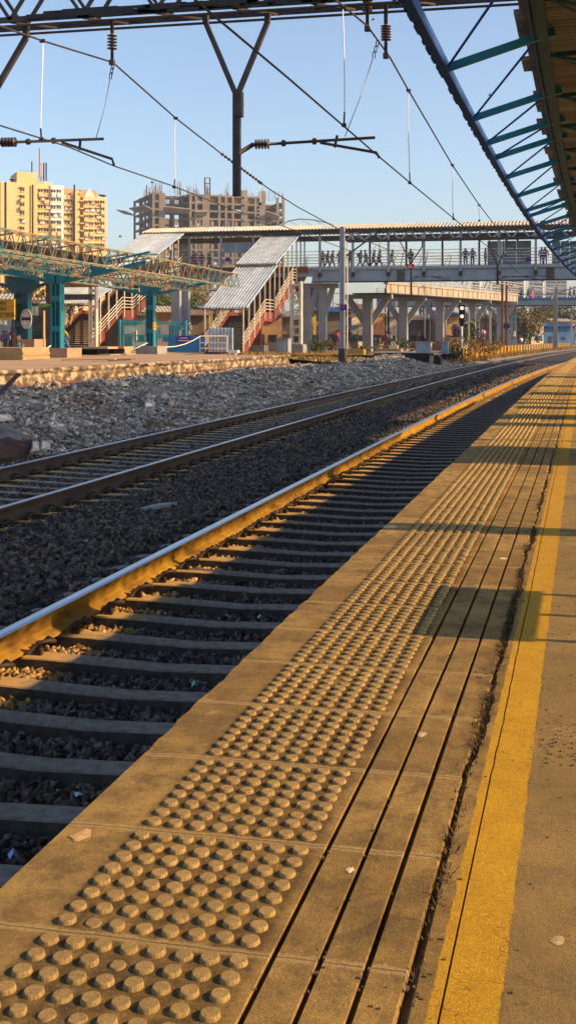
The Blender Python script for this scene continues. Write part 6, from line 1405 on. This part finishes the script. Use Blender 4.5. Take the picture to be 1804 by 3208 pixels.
def person(loc, pose, face, shirt, trs, lb, scale=1.0, grp=None, robe=None, bag=None, skirt=None):
    me = POSES[pose].copy(); me.name = 'person'; mi = np.empty(len(me.polygons), dtype=np.int32); me.polygons.foreach_get('material_index', mi); me.materials.clear()
    for m_ in (M_skin, flatmat('shirt_%s' % (str(shirt)), shirt, .8), flatmat('trousers_%s' % (str(trs)), trs, .8), M_black): me.materials.append(m_)
    me.polygons.foreach_set('material_index', mi)
    o = bpy.data.objects.new('person', me); COL.objects.link(o); o.location = loc; o.rotation_euler = (0, 0, face); o.scale = (scale*1.18, scale*1.18, scale); tag(o, lb, 'person', grp)
    z0 = .92 if pose != 'sit' else .45; lean = {'stand': 0, 'lean': -.06, 'walk': -.05, 'stride': -.07, 'sit': -.08}[pose]
    h = MB().lathe((0, -.01+lean*1.1, z0+.70), [(.0, -.09), (.094, -.04), (.102, .03), (.085, .085), (.05, .112), (.0, .12)], 10).build('hair', M_hair, None); h.parent = o
    if robe: r0 = MB().lathe((0, lean*.3, 0), [(.30, .04), (.27, .5), (.22, .95), (.25, 1.35), (.13, 1.5), (.13, 1.62), (.11, 1.74), (.0, 1.79)], 12).build('robe', flatmat('robe_%s' % str(robe), robe, .9), None); r0.parent = o
    if skirt: r0 = MB().lathe((0, 0, 0), [(.26, .08), (.22, .5), (.17, 1.0)], 12).build('skirt', flatmat('skirt_%s' % str(skirt), skirt, .9), None); r0.parent = o
    if bag: r0 = MB().box((-.15, .09-.0+lean, z0+.08), (.15, .27+lean, z0+.5)).build('backpack', flatmat('bag_%s' % str(bag), bag, .8), None); r0.parent = o
    return o
NV = (.06, .08, .22); BK = (.05, .045, .055); WH = (.6, .6, .62); RD = (.5, .06, .07); BL = (.05, .15, .4); GR = (.18, .16, .14); TN = (.4, .28, .12); PU = (.15, .04, .2); GN = (.05, .2, .1)
brd = [(535, 'lean', 1.6, (.5,.25,.05), BK, 'person in orange seen at the top of the left staircase'), (566, 'stand', 0, RD, BK, 'person in dark red leaning at the top of the left staircase'), (603, 'walk', 1.6, BK, GR, 'person in black leftmost on the bridge between the staircases'), (612, 'walk', 1.6, RD, NV, 'person in red beside the leftmost bridge walker'), (632, 'stand', 0, BK, RD, 'person in dark clothes third from the left between the staircases'), (656, 'walk', -1.6, GN, BK, 'person in green top on the bridge between the staircases'),
 (1010, 'stand', 3.1, TN, BK, 'person in tan just left of the pale mast on the bridge'), (1025, 'walk', 1.6, BL, NV, 'person in blue left of the pale mast on the bridge'), (1040, 'walk', 1.6, RD, (.3,.1,.1), 'person in red dress left of the pale mast on the bridge'), (1064, 'stand', 0, BK, NV, 'tall person in black directly left of the pale mast'), (1096, 'stand', 0, PU, BK, 'person in purple directly right of the pale mast'), (1127, 'stride', 1.3, NV, BK, 'person in navy bending forward on the bridge right of the mast'), (1146, 'walk', -1.6, BL, NV, 'person in light blue shirt standing behind the bending walker'), (1169, 'stride', 1.6, BK, NV, 'person in dark clothes striding left on the middle of the bridge'), (1187, 'stride', 1.6, TN, NV, 'person in tan shirt striding left on the middle of the bridge'), (1226, 'walk', 1.6, GR, TN, 'woman in grey and tan on the bridge left of the red board'), (1286, 'walk', 0, NV, BK, 'person with backpack right above the red board'),
 (1457, 'stand', 0, BK, NV, 'left of the pair standing alone on the bridge'), (1479, 'stand', 0, (.12,.14,.3), NV, 'right of the pair standing alone on the bridge'), (1519, 'stand', 1.6, (.1,.04,.1), BK, 'person half hidden at the left end of the pale hoarding'), (1695, 'stand', 2.8, (.2,.25,.5), PU, 'left of the two people leaning together near the canopy'), (1706, 'stand', 3.3, (.1,.04,.15), PU, 'right of the two people leaning together near the canopy')]
for px_, ps, fc, sh, tr, lb in brd:
    c_ = at(px_, 820, YB+1.2); person((c_.x, YB+1.2, zd), ps, fc, sh, tr, lb, 1.08, bag=BK if px_ in (1286, 1127) else None)
for px_, sh, tr, lb in ((1631, NV, BK, 'left of the three walkers on the farther footbridge'), (1652, (.1,.08,.2), BK, 'middle of the three walkers on the farther footbridge'), (1665, (.75,.03,.25), (.6,.03,.2), 'walker in bright pink on the farther footbridge'), (1783, RD, NV, 'person in dark red at the right end of the farther footbridge'), (1797, NV, BK, 'person in navy at the right edge of the farther footbridge')):
    c_ = at(px_, 900, Y3+1); person((c_.x, Y3+1, zq-.2), 'walk', 1.6, sh, tr, lb, 1.25, skirt=sh if px_ == 1665 else None)
# left platform and left staircase
c_ = at(205, 1080, 84); person((c_.x, 84, .0), 'stride', -.7, (.55,.42,.02), BL, 'person in mustard shirt and jeans walking right of the big teal column', 1.12)
def on_s2(y): 
    for (y0, z0, y1, z1) in [(90.0, 0, 96.8, 3.35), (96.8, 3.35, 99.3, 3.35), (99.3, 3.35, 106, 6.2), (106, 6.2, 108, 6.2)]:
        if y <= y1: return z0+(z1-z0)*(y-y0)/(y1-y0)
    return 7
for px_, y, ps, sh, tr, lb, bg_ in ((222, 94.5, 'walk', GR, TN, 'person with grey backpack climbing the left staircase', GR), (250, 99, 'walk', BK, BK, 'dark dressed person above the backpack climber on the left staircase', None), (306, 97.5, 'walk', WH, PU, 'person in white shirt coming down the left staircase', None), (338, 102, 'walk', PU, BK, 'person in purple higher up the left staircase', None), (362, 105, 'walk', WH, (.5,.45,.4), 'person in white near the top of the left staircase', None)):
    c_ = at(px_, 1000, y); person((c_.x, y, on_s2(y)), ps, 3.1 if bg_ else 0, sh, tr, lb, 1.05, bag=bg_)
c_ = at(42, 1080, 80); person((c_.x, 80, 0), 'stand', 1.2, BK, BK, 'woman in long black robe standing at the left under the name board', 1.08, robe=(.02,.015,.03))
c_ = at(58, 1080, 81); person((c_.x, 81, 0), 'sit', 1.0, BK, (.1,.2,.2), 'person sitting beside the robed woman at the left', 1.05)
for i, (px_, yb, Y, ps, sh, tr, lb) in enumerate(((1078, 1085, 120, 'stand', BK, BK, 'dark figure standing just right of the pale mast foot'), (1094, 1086, 118, 'walk', (.1,.04,.05), BK, 'figure in dark red walking right of the pale mast foot'), (1212, 1078, 118, 'sit', RD, GR, 'person in red sitting left of the second walkway pillar'), (1224, 1079, 117, 'sit', WH, GR, 'person in white crouching left of the second walkway pillar'), (1633, 1082, 170, 'sit', WH, GR, 'person in white sitting behind the parapet'), (1681, 1074, 200, 'stand', (.3,.5,.8), BL, 'person in pale blue standing behind the parapet'), (1697, 1075, 200, 'sit', (.03,.4,.42), NV, 'person in teal sitting behind the parapet'), (1515, 1070, 160, 'stand', (.6,.25,.3), PU, 'person in pink between the fourth and last walkway pillars'), (1508, 1070, 162, 'stand', BL, BK, 'person in blue beside the pink one'), (1428, 1058, 150, 'stand', NV, BK, 'person in navy left of the signal'), (1420, 1058, 151, 'stand', (.3,.12,.12), BK, 'person in maroon left of the signal'), (1438, 1058, 152, 'stand', (.3,.3,.35), BK, 'person in grey directly behind the signal post'), (1028, 1086, 125, 'sit', BL, BK, 'person in blue sitting right of the second pillar'), (1058, 1086, 127, 'stand', RD, PU, 'person in maroon left of the pale mast foot'), (20, 1085, 90, 'sit', (.05,.1,.4), BK, 'person in blue sitting at the left edge behind the board stack'), (8, 1085, 91, 'sit', (.3,.05,.08), BK, 'person in red sitting at the left edge behind the board stack'))):
    b_ = at(px_, yb, Y); person((b_.x, Y, max(b_.z, -1.2)), ps, random.uniform(0, 6), sh, tr, lb, 1.1)
for m_ in POSES.values(): bpy.data.meshes.remove(m_)
# birds
for i, (x, y, Y) in enumerate(((377, 742, 150), (264+213, 572, 120), (1168, 62, 60), (1533, 298, 70))):
    c_ = at(x, y, Y); s_ = Y*.0022; m = MB(); m.tube([c_+Vector((-s_*.8, 0, 0)), c_, c_+Vector((s_*.9, 0, .02))], [s_*.1, s_*.28, s_*.08], 6)
    bd = m.build('bird', M_dark, None, c_); tag(bd, ('dark bird flying between the two big buildings', 'dark bird above the unfinished building', 'small bird near the top right insulator', 'small bird near the canopy beam')[i], 'bird')
    m = MB(); 
    for q in (-1, 1): m.add([c_+Vector((-s_*.2, 0, 0)), c_+Vector((s_*.3, 0, 0)), c_+Vector((s_*.1, q*s_*1.3, s_*1.1))], [(0, 1, 2)])
    w_ = m.build('wing', M_dark, None, c_); w_.location = (0,0,0); w_.parent = bd

# ------------------------------------------------------------------ haze
hm = bpy.data.materials.new('haze_air'); hm.use_nodes = True; N = hm.node_tree.nodes; N.remove(N['Principled BSDF']); pv = N.new('ShaderNodeVolumePrincipled')
pv.inputs['Color'].default_value = (.86, .92, 1, 1); pv.inputs['Density'].default_value = .00025; pv.inputs['Anisotropy'].default_value = .2; hm.node_tree.links.new(pv.outputs[0], N['Material Output'].inputs['Volume'])
hz = MB().box((-1200, -60, -3), (500, 1400, 90)).build('haze', hm); struct(hz, 'stuff', 'thin pale haze over the far city')
